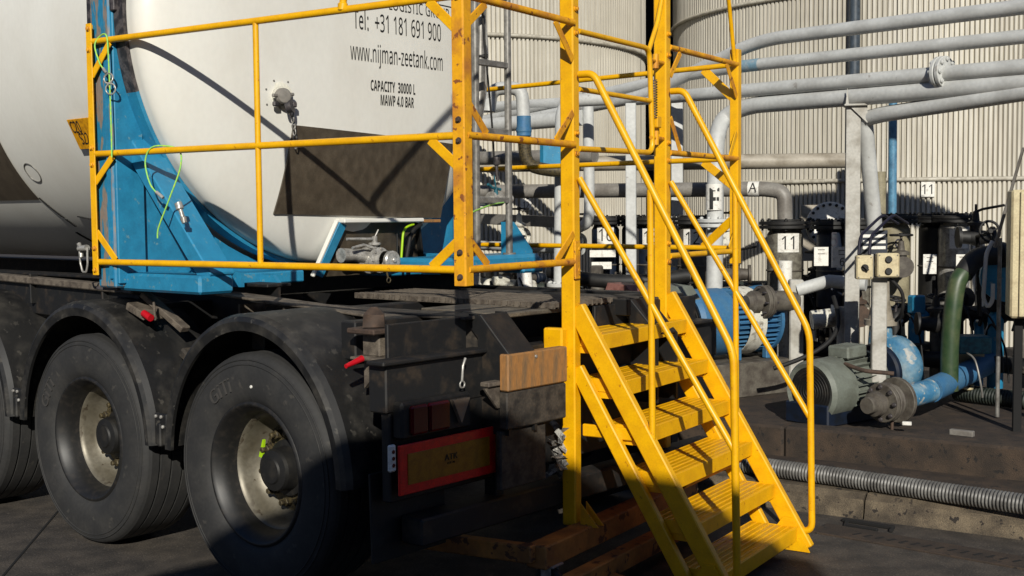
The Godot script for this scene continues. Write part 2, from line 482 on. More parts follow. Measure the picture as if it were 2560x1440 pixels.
# ------------------------------------------------------------------ ground
func build_ground() -> void:
	var st := S()
	st.set_smooth_group(FLAT)
	quad(st, Vector3(-80, 0, -90), Vector3(80, 0, -90), Vector3(80, 0, 60), Vector3(-80, 0, 60), Vector3.UP)
	structure(obj("ground", st, M.asphalt), "dark stained asphalt yard")
	st = S()
	bar(st, Vector3(-6.9, 0.0, -5.49), Vector3(-4.2, 0.0, -2.51), 0.014, 0.008)
	structure(obj("expansion_joint", st, M.night), "dark joint line across the asphalt")
	# low concrete kerb: a line of blocks with open joints, the ledge behind it, and the bund wall
	var k := Node3D.new()
	k.name = "kerb"
	add_child(k)
	structure(k, "worn concrete kerb with open joints along the pump bay")
	var x := -7.9
	while x < 2.5:
		st = S()
		var f := []
		for e in [x + 0.006, x + 0.994]:
			f.append([Vector3(e, -0.05, -6.38), Vector3(e, 0.10, -6.42), Vector3(e, 0.13, -6.46), Vector3(e, 0.13, -6.66), Vector3(e, -0.05, -6.66)])
		st.set_smooth_group(FLAT)
		for i in 4:
			quad(st, f[0][i], f[1][i], f[1][i + 1], f[0][i + 1], Vector3(0, 1, 1) if i < 3 else Vector3(0, 0, -1))
		for e in 2:
			for i in [1, 2, 3]:
				tri(st, f[e][0], f[e][i], f[e][i + 1], Vector3(-1 if e == 0 else 1, 0, 0))
		obj("block", st, M.concrete, k)
		x += 1.0
	st = S()
	box(st, Vector3(-2.7, 0.03, -6.945), Vector3(10.4, 0.185, 0.56), Basis.IDENTITY, 0.0)
	structure(obj("ledge", st, M.wall), "dirty concrete ledge between kerb and bund wall")
	# drain channel with slots, in the yard along the kerb
	var d := Node3D.new()
	d.name = "drain_channel"
	add_child(d)
	structure(d, "slotted drain channel let into the asphalt")
	st = S()
	box(st, Vector3(-1.2, 0.003, -5.985), Vector3(1.7, 0.012, 0.20), Basis(Vector3.UP, -0.13), 0.003)
	obj("edge", st, M.wall, d)
	for i in 22:
		st = S()
		var px := -1.83 + 0.06 * i
		box(st, Vector3(px, 0.0065, -6.055 + 0.115 * (i * 0.06)), Vector3(0.016, 0.008, 0.055), Basis(Vector3.UP, -0.5), 0.0)
		obj("slot", st, M.night, d)
	# bund wall
	var w := thing("bund_wall", "low stained concrete wall in front of the pumps, a joint across its face", "wall")
	st = S()
	box(st, Vector3(-6.5, 0.14, -7.31), Vector3(7.70, 0.34, 0.18), Basis.IDENTITY, 0.015)
	obj("wall_block", st, M.wall, w)
	st = S()
	box(st, Vector3(0.15, 0.14, -7.312), Vector3(5.59, 0.34, 0.18), Basis.IDENTITY, 0.015)
	obj("wall_block", st, M.wall, w)
	st = S()
	box(st, Vector3(-3.0, 0.13, -15.4), Vector3(26.0, 0.28, 16.0), Basis.IDENTITY, 0.0)
	structure(obj("pump_bay_floor", st, M.wall), "dark concrete floor of the pump bay")
	# broken gully cover lying at the kerb foot
	var g := thing("gully_grate", "small broken iron gully grate in the asphalt at the kerb foot", "grate")
	st = S()
	bar(st, Vector3(-1.98, 0.010, -6.30), Vector3(-1.70, 0.010, -6.27), 0.03, 0.02)
	bar(st, Vector3(-1.93, 0.009, -6.20), Vector3(-1.76, 0.009, -6.18), 0.025, 0.018)
	bar(st, Vector3(-1.955, 0.008, -6.29), Vector3(-1.93, 0.008, -6.19), 0.02, 0.016)
	bar(st, Vector3(-1.71, 0.008, -6.275), Vector3(-1.70, 0.008, -6.20), 0.02, 0.016)
	obj("frame", st, M.night, g)

# ------------------------------------------------------------------ storage tanks and what stands behind
func clad_ring(st: SurfaceTool, c: Vector3, R: float, y0: float, y1: float, a0: float, a1: float, pitch: float, deep: float) -> void:
	var n := int(R * absf(a1 - a0) / pitch)
	var pts := []
	for i in n:
		for e in [[0.0, 0.0], [0.52, 0.0], [0.66, 1.0], [0.86, 1.0]]:
			var t: float = a0 + (a1 - a0) * (i + e[0]) / n
			var r: float = R - deep * e[1]
			pts.append(Vector3(c.x + sin(t) * r, 0, c.z + cos(t) * r))
	for i in pts.size() - 1:
		var p: Vector3 = pts[i]
		var q: Vector3 = pts[i + 1]
		quad(st, p + Vector3(0, y0, 0), q + Vector3(0, y0, 0), q + Vector3(0, y1, 0), p + Vector3(0, y1, 0), (p + q) * 0.5 - Vector3(c.x, 0, c.z))

func storage_tank(c: Vector3, R: float, label: String, tiers: Array, mid: float) -> Node3D:
	var t := thing("storage_tank", label, "storage tank", "ribbed storage tanks", Transform3D(Basis.IDENTITY, c))
	for i in tiers.size() - 1:
		for k in 6:
			var st := S()
			st.set_smooth_group(FLAT)
			var a0 := mid - 1.8 + 0.6 * k
			clad_ring(st, Vector3.ZERO, R - 0.004 * (i % 2), tiers[i], tiers[i + 1] + 0.03, a0, a0 + 0.603, 0.048, 0.032)
			obj("cladding_sheet", st, M.clad, t)
		var b := S()
		ring_torus(b, Vector3(0, tiers[i + 1], 0), Vector3.UP, R + 0.012, 0.022, 72, 6)
		obj("band", b, M.clad_band, t)
	var st2 := S()
	lathe(st2, Vector3(0, 0.27, 0), Vector3.UP, [Vector2(R - 0.05, 0), Vector2(R - 0.05, tiers[-1] - 0.3), Vector2(0, tiers[-1] + 0.4)], 48)
	obj("shell", st2, M.clad_band, t)
	return t

func build_tanks() -> void:
	storage_tank(Vector3(-9.09, 0, -12.43), 2.6, "tall beige ribbed tank behind the white tank trailer, left of the dark gap", [0.27, 1.92, 3.52, 8.6], 0.63)
	var t2 := storage_tank(Vector3(-4.06, 0, -14.96), 2.7, "tall beige ribbed tank behind the grey pipe rack, right of the dark gap", [0.27, 1.95, 3.86, 8.6], 0.26)
	# down pipes fixed to the second tank
	for e in [[-0.13, 0.055, M.down_pipe]]:
		var st := S()
		var a: float = e[0] + 0.24
		tube(st, [Vector3(sin(a) * 2.76, 0.3, cos(a) * 2.76), Vector3(sin(a) * 2.76, 8.0, cos(a) * 2.76)], e[1], 10)
		obj("down_pipe", st, e[2], t2)
	var w := thing("gap_backdrop", "near black backdrop added to keep the gap between the two ribbed tanks dark", "wall")  # added sheet; its near-black colour stands for the shade between the tanks
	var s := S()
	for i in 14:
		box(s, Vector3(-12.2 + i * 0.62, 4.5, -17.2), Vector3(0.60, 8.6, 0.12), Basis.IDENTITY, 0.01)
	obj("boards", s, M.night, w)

# ------------------------------------------------------------------ added hut, unseen behind the photographer, roof line shaped to shade the yard
func build_hut() -> void:
	var back := Vector3(0.588, 0, 0.809)
	var across := Vector3(0.809, 0, -0.588)
	var o := back * 2.0 + across * 0.15
	var h := thing("shade_hut", "added gabled hut shaped to shade the yard, unseen behind the photographer", "hut")
	var st := S()
	var prof := [Vector2(-1.50, 0.0), Vector2(1.40, 0.0), Vector2(1.40, 3.58), Vector2(-0.10, 4.14), Vector2(-1.50, 3.58)]
	prism(st, prof, o, across, Vector3.UP, back * 5.0)
	obj("wall", st, M.hut, h)
	st = S()
	prism(st, [Vector2(-1.60, 3.57), Vector2(-0.10, 4.17), Vector2(1.50, 3.56), Vector2(1.50, 3.64), Vector2(-0.10, 4.25), Vector2(-1.60, 3.65)], o - back * 0.1, across, Vector3.UP, back * 5.2)
	obj("roof", st, M.roof, h)
	st = S()
	box(st, o + across * 0.2 + Vector3(0, 1.05, 0) - back * 0.02, Vector3(0.9, 2.05, 0.06), Basis(across, Vector3.UP, across.cross(Vector3.UP)), 0.01)
	obj("door", st, M.roof, h)

# ------------------------------------------------------------------ trailer
func t3(a: float, b: float, y: float) -> Vector3:
	return Vector3(a, y, -b)

func trailer_tf() -> Transform3D:
	return Transform3D(Basis(Vector3.UP, TRAILER_YAW), TRAILER_AT)

func make_wheel(parent: Node) -> Node3D:
	var w := sub("wheel", parent)
	var z := Vector3(0, 0, 1)
	var st := S()
	var o := Vector3.ZERO
	lathe(st, o, z, [Vector2(0.30, -0.36), Vector2(0.36, -0.385), Vector2(0.45, -0.38), Vector2(0.505, -0.365), Vector2(0.524, -0.34)], 72, true)
	var tread := [Vector2(0.524, -0.34)]
	for g in [-0.29, -0.225, -0.16, -0.095]:
		tread.append_array([Vector2(0.528, g - 0.006), Vector2(0.515, g - 0.004), Vector2(0.515, g + 0.004), Vector2(0.528, g + 0.006)])
	tread.append_array([Vector2(0.528, -0.05), Vector2(0.522, -0.035)])
	lathe(st, o, z, tread, 72)
	var side := [Vector2(0.522, -0.035), Vector2(0.512, -0.018), Vector2(0.49, -0.010), Vector2(0.46, -0.004), Vector2(0.42, 0.0), Vector2(0.38, -0.002), Vector2(0.345, -0.008), Vector2(0.318, -0.022), Vector2(0.305, -0.04)]
	lathe(st, o, z, side, 72, true)
	for r in [0.498, 0.478]:
		ring_torus(st, Vector3(0, 0, -0.011 if r > 0.49 else -0.007), z, r, 0.0035, 64, 5)
	obj("tyre", st, M.rubber, w)
	st = S()
	lathe(st, o, z, [Vector2(0.318, -0.026), Vector2(0.308, -0.016), Vector2(0.298, -0.018), Vector2(0.290, -0.034), Vector2(0.274, -0.050), Vector2(0.266, -0.085), Vector2(0.258, -0.125)], 64, true)
	obj("rim_flange", st, M.rim_black, w)
	st = S()
	lathe(st, o, z, [Vector2(0.258, -0.125), Vector2(0.250, -0.132), Vector2(0.243, -0.148), Vector2(0.234, -0.185), Vector2(0.220, -0.218), Vector2(0.200, -0.236)], 64, true)
	obj("rim", st, M.rim, w)
	st = S()
	lathe(st, o, z, [Vector2(0.200, -0.236), Vector2(0.188, -0.237), Vector2(0.185, -0.228), Vector2(0.118, -0.228)], 48)
	obj("hub_flange", st, M.nut, w)
	st = S()
	lathe(st, o, z, [Vector2(0.128, -0.228), Vector2(0.125, -0.20), Vector2(0.100, -0.195), Vector2(0.094, -0.135), Vector2(0.089, -0.120), Vector2(0.06, -0.113), Vector2(0.055, -0.105), Vector2(0.0, -0.103)], 32)
	obj("hub_cap", st, M.black, w)
	st = S()
	disc(st, Vector3(0, 0, -0.230), Vector3(0, 0, -0.196), 0.021, 6, 0.003)
	disc(st, Vector3(0, 0, -0.20), Vector3(0, 0, -0.172), 0.013, 8, 0.002)
	st.generate_normals()
	var nut := st.commit()
	for i in 10:
		var a := TAU * i / 10.0 + 0.2
		same("wheel_nut", nut, M.nut, w, Transform3D(Basis(z, a), Vector3(cos(a) * 0.158, sin(a) * 0.158, 0)))
	return w

func mudguard(parent: Node, ca: float, a0: float, a1: float) -> void:
	var st := S()
	var prof := [Vector2(0.615, 0.006), Vector2(0.655, 0.0), Vector2(0.675, 0.012), Vector2(0.688, 0.04), Vector2(0.690, 0.30), Vector2(0.690, 0.44), Vector2(0.676, 0.44), Vector2(0.674, 0.045), Vector2(0.66, 0.02), Vector2(0.615, 0.022)]
	var n := 40
	var rows := []
	for i in n + 1:
		var a := lerpf(a0, a1, float(i) / n)
		var row := []
		for p in prof:
			row.append(t3(ca + cos(a) * p.x * 0.925, p.y - 0.02, 0.545 + sin(a) * p.x))
		rows.append(row)
	for j in prof.size():
		var j2 := (j + 1) % prof.size()
		var dv: Vector2 = prof[j2] - prof[j]
		for i in n:
			st.set_smooth_group(j + 1)
			var am := lerpf(a0, a1, (i + 0.5) / n)
			var rad := Vector3(cos(am), sin(am), 0)
			var out := rad * dv.y - Vector3(0, 0, -1) * dv.x
			quad(st, rows[i][j], rows[i + 1][j], rows[i + 1][j2], rows[i][j2], out)
	st.set_smooth_group(FLAT)
	for e in [0, n]:
		var av := lerpf(a0, a1, float(e) / n)
		var out2 := Vector3(sin(av), -cos(av), 0) * (1.0 if e == 0 else -1.0)
		for j in range(4):
			quad(st, rows[e][j], rows[e][j + 1], rows[e][prof.size() - 2 - j], rows[e][prof.size() - 1 - j], out2)
	obj("mudguard", st, M.guard, parent)

func build_trailer() -> void:
	var tr := thing("tank_trailer", "black three-axle trailer chassis under the white tank, rear end towards the stairs", "trailer", "", trailer_tf())
	var w := make_wheel(tr)
	w.position = t3(0, 0, 0.535)
	# raised maker's lettering and the marker on the nearest tyre
	for e in [["G", -0.435], ["i", -0.315], ["T", -0.215], ["i", -0.115]]:
		var a: float = e[1] - 0.22
		var tm := S()
		letters(tm, e[0], 0.062, Transform3D(Basis(Vector3(0, 0, 1), -a), Vector3(sin(a) * 0.40, cos(a) * 0.40, 0.001)), 1.15, false, 0.005)
		var mi := MeshInstance3D.new()
		mi.mesh = tm.commit()
		mi.material_override = M.rubber_mark
		mi.name = "raised_letter"
		w.add_child(mi, true)
	for i in [1, 2]:
		var c := w.duplicate()
		tr.add_child(c, true)
		c.name = "wheel_%03d" % i
		c.position = t3(-1.345 * i, 0, 0.535)
		c.rotation.z = 0.5 * i
	var st := S()
	disc(st, Vector3(0.02, 0.385, -0.004), Vector3(0.02, 0.385, 0.003), 0.007, 10, 0.001)
	obj("dot", st, M.sign, w)
	st = S()
	prism(st, [Vector2(-0.012, 0), Vector2(0.012, 0), Vector2(0.004, 0.085), Vector2(-0.004, 0.085)], Vector3(-0.158, 0.03, -0.19), Vector3(0.97, -0.2, 0).normalized(), Vector3(0.25, 0.97, 0).normalized(), Vector3(0, 0, 0.012))
	obj("nut_pointer", st, M.lime, w)
	# axles
	for i in 3:
		st = S()
		tube(st, [t3(-1.345 * i, 0.30, 0.535), t3(-1.345 * i, 2.25, 0.535)], 0.065, 12)
		obj("axle", st, M.chassis, tr)
	for i in 3:
		var c := w.duplicate()
		tr.add_child(c, true)
		c.name = "wheel_%03d" % (3 + i)
		c.position = t3(-1.345 * i, 2.55, 0.535)
		c.rotation = Vector3(0, PI, 0.3 * i)
	# mudguards and the joint plates between them
	mudguard(tr, 0.0, 0.02, PI - 0.05)
	mudguard(tr, -1.345, 0.05, PI - 0.05)
	mudguard(tr, -2.69, 0.05, PI - 0.05)
	for i in 2:
		var ca := -0.6725 - 1.345 * i
		st = S()
		box(st, t3(ca, 0.20, 0.635), Vector3(0.03, 0.11, 0.42), Basis.IDENTITY, 0.006)
		box(st, t3(ca, 0.012, 0.66), Vector3(0.10, 0.15, 0.018), Basis.IDENTITY, 0.006)
		obj("joint_plate", st, M.guard, tr)
		for e in [[-0.03, 0.72], [0.012, 0.72], [0.025, 0.675]]:
			st = S()
			disc(st, t3(ca + e[0], 0.004, e[1]), t3(ca + e[0], -0.006, e[1]), 0.0085, 8, 0.002)
			obj("bolt", st, M.steel, tr)
		st = S()   # dirt-crusted bracket and valve block in the valley between the guards
		box(st, t3(ca + 0.02, 0.22, 0.83), Vector3(0.12, 0.12, 0.14), Basis(Vector3(0, 0, 1), 0.3), 0.01)
		box(st, t3(ca - 0.04, 0.30, 0.95), Vector3(0.20, 0.05, 0.20), Basis(Vector3(0, 0, 1), -0.5), 0.01)
		bar(st, t3(ca - 0.02, 0.16, 0.78), t3(ca + 0.05, 0.34, 1.12), 0.03, 0.05)
		tube(st, [t3(ca + 0.05, 0.12, 0.80), t3(ca + 0.055, 0.06, 0.80)], 0.02, 8)
		obj("bracket", st, M.chassis_dust, tr)
	# longitudinal members
	for b in [0.62, 1.92]:
		st = S()
		box(st, t3(-4.9, b, 1.305), Vector3(8.7, 0.016, 0.15), Basis.IDENTITY, 0.004)
		box(st, t3(-4.9, b, 1.13), Vector3(8.7, 0.33, 0.012), Basis.IDENTITY, 0.0)
		box(st, t3(-4.9, b, 0.955), Vector3(8.7, 0.016, 0.15), Basis.IDENTITY, 0.004)
		obj("main_beam", st, M.chassis, tr)
		st = S()
		box(st, t3(0.1, b, 1.21), Vector3(1.34, 0.016, 0.16), Basis.IDENTITY, 0.004)
		box(st, t3(0.1, b, 1.07), Vector3(1.34, 0.26, 0.012), Basis.IDENTITY, 0.0)
		obj("rear_beam", st, M.chassis_dust, tr)
	st = S()
	box(st, t3(-5.2, 0.27, 1.355), Vector3(7.9, 0.04, 0.07), Basis(Vector3(0, 0, 1), -0.02), 0.006)
	obj("side_rail", st, M.dust_steel, tr)
	st = S()
	box(st, t3(-5.2, 0.29, 1.25), Vector3(7.9, 0.17, 0.03), Basis(Vector3(0, 0, 1), -0.02), 0.004)
	for i in 9:
		box(st, t3(-1.55 - 0.75 * i, 0.27, 1.25), Vector3(0.018, 0.17, 0.05), Basis.IDENTITY, 0.003)
	obj("side_web", st, M.chassis, tr)
	st = S()
	for i in 2:
		disc(st, t3(-1.72 + 0.08 * i, 0.27, 1.19), t3(-1.72 + 0.08 * i, 0.262, 1.19), 0.008, 8, 0.001)
	obj("bolts", st, M.steel, tr)
	# cross members and outriggers
	for a in [-1.15, -0.15, 0.45, -3.2, -5.0]:
		st = S()
		box(st, t3(a, 1.27, 1.13), Vector3(0.09, 0.16, 2.2), Basis.IDENTITY, 0.006)
		obj("cross_member", st, M.chassis, tr)
	for a in [-0.62, -0.28, 0.2]:   # gusset plates under the deck edge
		st = S()
		prism(st, [Vector2(0, 0), Vector2(0.16, 0), Vector2(0.16, -0.03), Vector2(0.03, -0.16), Vector2(0, -0.16)], t3(a, 0.42, 1.22), Vector3(0, 0, -1), Vector3(0, 1, 0), Vector3(0.014, 0, 0))
		obj("gusset", st, M.dust_steel, tr)
	st = S()
	box(st, t3(-0.2, 0.47, 1.235), Vector3(1.25, 0.012, 0.14), Basis(Vector3(0, 0, 1), -0.05), 0.003)
	obj("deck_edge", st, M.dust_steel, tr)
	# rear deck: plates and a grating walkway of bars
	for e in [[0.35, 1.02, 0.22, 0.42, 1.205], [0.62, 1.02, 0.24, 0.42, 1.200], [0.25, 1.55, 0.55, 0.14, 1.195]]:
		st = S()
		box(st, t3(e[0], e[1], e[4]), Vector3(e[2], 0.02, e[3]), Basis.IDENTITY, 0.004)
		obj("deck_plate", st, M.checker, tr)
	for i in 13:
		st = S()
		box(st, t3(0.10, 1.14 + i * 0.036, 1.225), Vector3(1.35, 0.03, 0.010), Basis.IDENTITY, 0.002)
		obj("grating_bar", st, M.dust_steel, tr)
	st = S()
	for i in 34:
		box(st, t3(-0.55 + i * 0.04, 1.36, 1.228), Vector3(0.008, 0.02, 0.46), Basis.IDENTITY, 0.0)
	var gc := obj("grating_cross_bars", st, M.dust_steel, tr)
	gc.set_meta("kind", "stuff")
	st = S()
	box(st, t3(0.12, 1.63, 1.19), Vector3(1.45, 0.08, 0.03), Basis.IDENTITY, 0.004)
	box(st, t3(-0.1, 2.30, 1.16), Vector3(1.6, 0.11, 0.09), Basis.IDENTITY, 0.006)
	obj("far_rail", st, M.chassis, tr)
	# twist lock pedestal with red handle
	var tl := sub("twist_lock", tr)
	st = S()
	lathe(st, t3(0.63, 0.15, 1.20), Vector3.UP, [Vector2(0.0, 0.0), Vector2(0.062, 0.0), Vector2(0.058, 0.05), Vector2(0.02, 0.078), Vector2(0.0, 0.08)], 4)
	box(st, t3(0.63, 0.15, 1.185), Vector3(0.16, 0.022, 0.155), Basis.IDENTITY, 0.005)
	obj("lock_head", st, M.rust, tl)
	st = S()
	box(st, t3(0.63, 0.17, 1.13), Vector3(0.10, 0.10, 0.08), Basis.IDENTITY, 0.006)
	box(st, t3(0.64, 0.14, 1.075), Vector3(0.16, 0.012, 0.12), Basis.IDENTITY, 0.003)
	prism(st, [Vector2(0, 0), Vector2(0.12, 0), Vector2(0.0, -0.12)], t3(0.60, 0.14, 1.07), Vector3(1, 0, 0), Vector3(0, 1, 0), Vector3(0, 0, 0.02))
	obj("lock_base", st, M.dust_steel, tl)
	st = S()
	tube(st, [t3(0.66, 0.12, 1.075), t3(0.66, 0.055, 1.082), t3(0.66, 0.04, 1.08)], 0.012, 8)
	obj("lock_shaft", st, M.dust_steel, tl)
	st = S()
	tube(st, [t3(0.66, 0.055, 1.082), t3(0.665, -0.035, 1.06)], [0.014, 0.009], 8)
	obj("handle", st, M.red, tl)
	var tl2 := sub("twist_lock", tr)
	st = S()
	tube(st, [t3(-0.92, 0.09, 1.185), t3(-0.86, 0.09, 1.165)], 0.018, 8)
	obj("handle", st, M.red, tl2)
	st = S()
	box(st, t3(-1.0, 0.16, 1.19), Vector3(0.16, 0.04, 0.14), Basis(Vector3(0, 0, 1), -0.3), 0.006)
	bar(st, t3(-0.88, 0.12, 1.24), t3(-0.87, 0.12, 1.15), 0.012, 0.012)
	bar(st, t3(-1.05, 0.18, 1.27), t3(-0.80, 0.24, 1.10), 0.06, 0.03)
	obj("lock_base", st, M.dust_steel, tl2)
	# rear end
	for e in [[t3(0.73, 0.35, 1.14), Vector3(0.02, 0.15, 0.46)], [t3(0.76, 1.9, 1.12), Vector3(0.02, 0.17, 0.9)]]:
		st = S()
		box(st, e[0], e[1], Basis.IDENTITY, 0.004)
		obj("rear_plate", st, M.chassis, tr)
	for e in [[t3(0.79, 0.36, 1.075), Vector3(0.10, 0.018, 0.72)], [t3(0.80, 1.9, 1.07), Vector3(0.10, 0.018, 1.0)]]:
		st = S()
		box(st, e[0], e[1], Basis.IDENTITY, 0.005)
		obj("lip", st, M.chassis, tr)
	st = S()
	box(st, t3(0.76, 1.27, 0.97), Vector3(0.10, 0.19, 2.46), Basis.IDENTITY, 0.006)
	obj("rear_cross_beam", st, M.chassis, tr)
	st = S()
	box(st, t3(0.78, 1.27, 0.70), Vector3(0.05, 0.36, 2.42), Basis.IDENTITY, 0.006)
	obj("rear_panel", st, M.chassis, tr)
	for b in [0.60, 1.70]:
		st = S()
		for o in [0.0, 0.17]:
			prism(st, [Vector2(0.0, 0.0), Vector2(0.05, 0.0), Vector2(0.22, -0.17), Vector2(0.22, -0.50), Vector2(0.05, -0.50), Vector2(0.05, -0.10), Vector2(0.0, -0.05)], t3(0.735, b + o, 1.225), Vector3(1, 0, 0), Vector3(0, 1, 0), Vector3(0, 0, -0.016))
		bar(st, t3(0.79, b + 0.09, 1.222), t3(0.955, b + 0.09, 1.057), 0.17, 0.012)
		obj("bumper_bracket", st, M.chassis, tr)
	st = S()
	box(st, t3(0.945, 0.78, 0.99), Vector3(0.05, 0.155, 0.40), Basis.IDENTITY, 0.006)
	obj("bumper_board", st, M.wood, tr)
	st = S()
	box(st, t3(0.94, 0.78, 0.83), Vector3(0.045, 0.155, 0.40), Basis.IDENTITY, 0.006)
	box(st, t3(0.92, 0.72, 0.62), Vector3(0.03, 0.25, 0.30), Basis.IDENTITY, 0.006)
	obj("bumper_plate", st, M.chassis_dust, tr)
	st = S()
	disc(st, t3(0.968, 0.76, 1.045), t3(0.976, 0.76, 1.045), 0.007, 8, 0.001)
	obj("bolt", st, M.steel, tr)
	st = S()
	box(st, t3(0.90, 0.56, 0.945), Vector3(0.05, 0.02, 0.10), Basis.IDENTITY, 0.004)
	prism(st, [Vector2(-0.06, 0), Vector2(0.05, 0), Vector2(0.05, -0.09), Vector2(0.02, -0.09)], t3(0.90, 0.56, 0.93), Vector3(0, 0, -1), Vector3(0, 1, 0), Vector3(0.01, 0, 0))
	obj("towing_hook", st, M.dust_steel, tr)
	st = S()
	tube(st, [t3(0.86, 0.44, 1.06), t3(0.865, 0.42, 1.03), t3(0.865, 0.415, 0.97)], 0.006, 6)
	ring_torus(st, t3(0.865, 0.415, 0.955), Vector3(1, 0, 0), 0.014, 0.004, 12, 5)
	obj("pin", st, M.steel, tr)
	# lamps and boards
	var lp := sub("tail_lamp", tr)
	st = S()
	box(st, t3(0.83, 0.275, 0.845), Vector3(0.06, 0.15, 0.40), Basis.IDENTITY, 0.012)
	obj("housing", st, M.black, lp)
	for e in [[0.115, 0.21], [0.215, 0.335]]:
		st = S()
		box(st, t3(0.862, (e[0] + e[1]) / 2, 0.845), Vector3(0.03, 0.115, e[1] - e[0]), Basis.IDENTITY, 0.012)
		obj("lens", st, M.lens_red, lp)
	st = S()
	prism(st, [Vector2(-0.05, 0.05), Vector2(0.05, 0.05), Vector2(0.0, -0.05)], t3(0.86, 0.395, 0.85), Vector3(0, 0, -1), Vector3(0, 1, 0), Vector3(0.02, 0, 0))
	obj("reflector", st, M.lens_clear, lp)
	var bd := sub("marker_board", tr)
	st = S()
	box(st, t3(0.862, 0.333, 0.658), Vector3(0.012, 0.197, 0.565), Basis.IDENTITY, 0.003)
	obj("red_border", st, M.red_reflect, bd)
	st = S()
	box(st, t3(0.867, 0.333, 0.658), Vector3(0.010, 0.122, 0.478), Basis.IDENTITY, 0.001)
	obj("amber_field", st, M.amber, bd)
	text_part("print", bd, "ATK", 0.024, t3(0.8735, 0.335, 0.672), Vector3(1, 0, 0), M.ink, 1.3)
	text_part("print", bd, "ECE 70", 0.008, t3(0.8735, 0.335, 0.648), Vector3(1, 0, 0), M.ink, 1.3)
	st = S()
	box(st, t3(0.855, 0.022, 0.712), Vector3(0.02, 0.105, 0.035), Basis.IDENTITY, 0.008)
	obj("side_marker", st, M.sign, bd)
	for y in [0.738, 0.712, 0.685]:
		st = S()
		disc(st, t3(0.864, 0.022, y), t3(0.868, 0.022, y), 0.008, 10, 0.001)
		obj("side_marker_lens", st, M.lens_red, bd)
	# underrun bar, side flap
	st = S()
	box(st, t3(0.80, 1.30, 0.385), Vector3(0.12, 0.11, 2.25), Basis.IDENTITY, 0.008)
	for b in [0.7, 1.85]:
		box(st, t3(0.78, b, 0.50), Vector3(0.07, 0.16, 0.05), Basis.IDENTITY, 0.004)
	obj("underrun_bar", st, M.chassis, tr)
	st = S()
	box(st, t3(0.72, 0.24, 0.45), Vector3(0.012, 0.36, 0.42), Basis(Vector3(0, 0, 1), 0.03), 0.003)
	obj("mud_flap", st, M.black, tr)

# ------------------------------------------------------------------ tank container
func head_a(b: float, y: float) -> float:
	var r := minf(Vector2(b - TANK_B, y - TANK_Y).length(), TANK_R * 0.995)
	return -0.86 + 0.22 * sqrt(1.0 - pow(r / TANK_R, 3.0))

func head_text(parent: Node, s: String, height: float, b: float, y: float, sx: float, bold := false) -> void:
	var st := S()
	letters(st, s, height, Transform3D.IDENTITY, sx, false, 0.0, bold)
	var arr := st.commit().surface_get_arrays(0)
	var vs: PackedVector3Array = arr[Mesh.ARRAY_VERTEX]
	var ix: PackedInt32Array = arr[Mesh.ARRAY_INDEX] if arr[Mesh.ARRAY_INDEX] != null else PackedInt32Array(range(vs.size()))
	var o := S()
	o.set_smooth_group(1)
	for k in range(0, ix.size(), 3):
		var q := []
		for j in 3:
			var v := vs[ix[k + j]]
			q.append(t3(head_a(b + v.x, y + v.y) + 0.0025, b + v.x, y + v.y))
		tri(o, q[0], q[1], q[2], Vector3(1, 0, 0))
	obj("lettering", o, M.ink, parent)

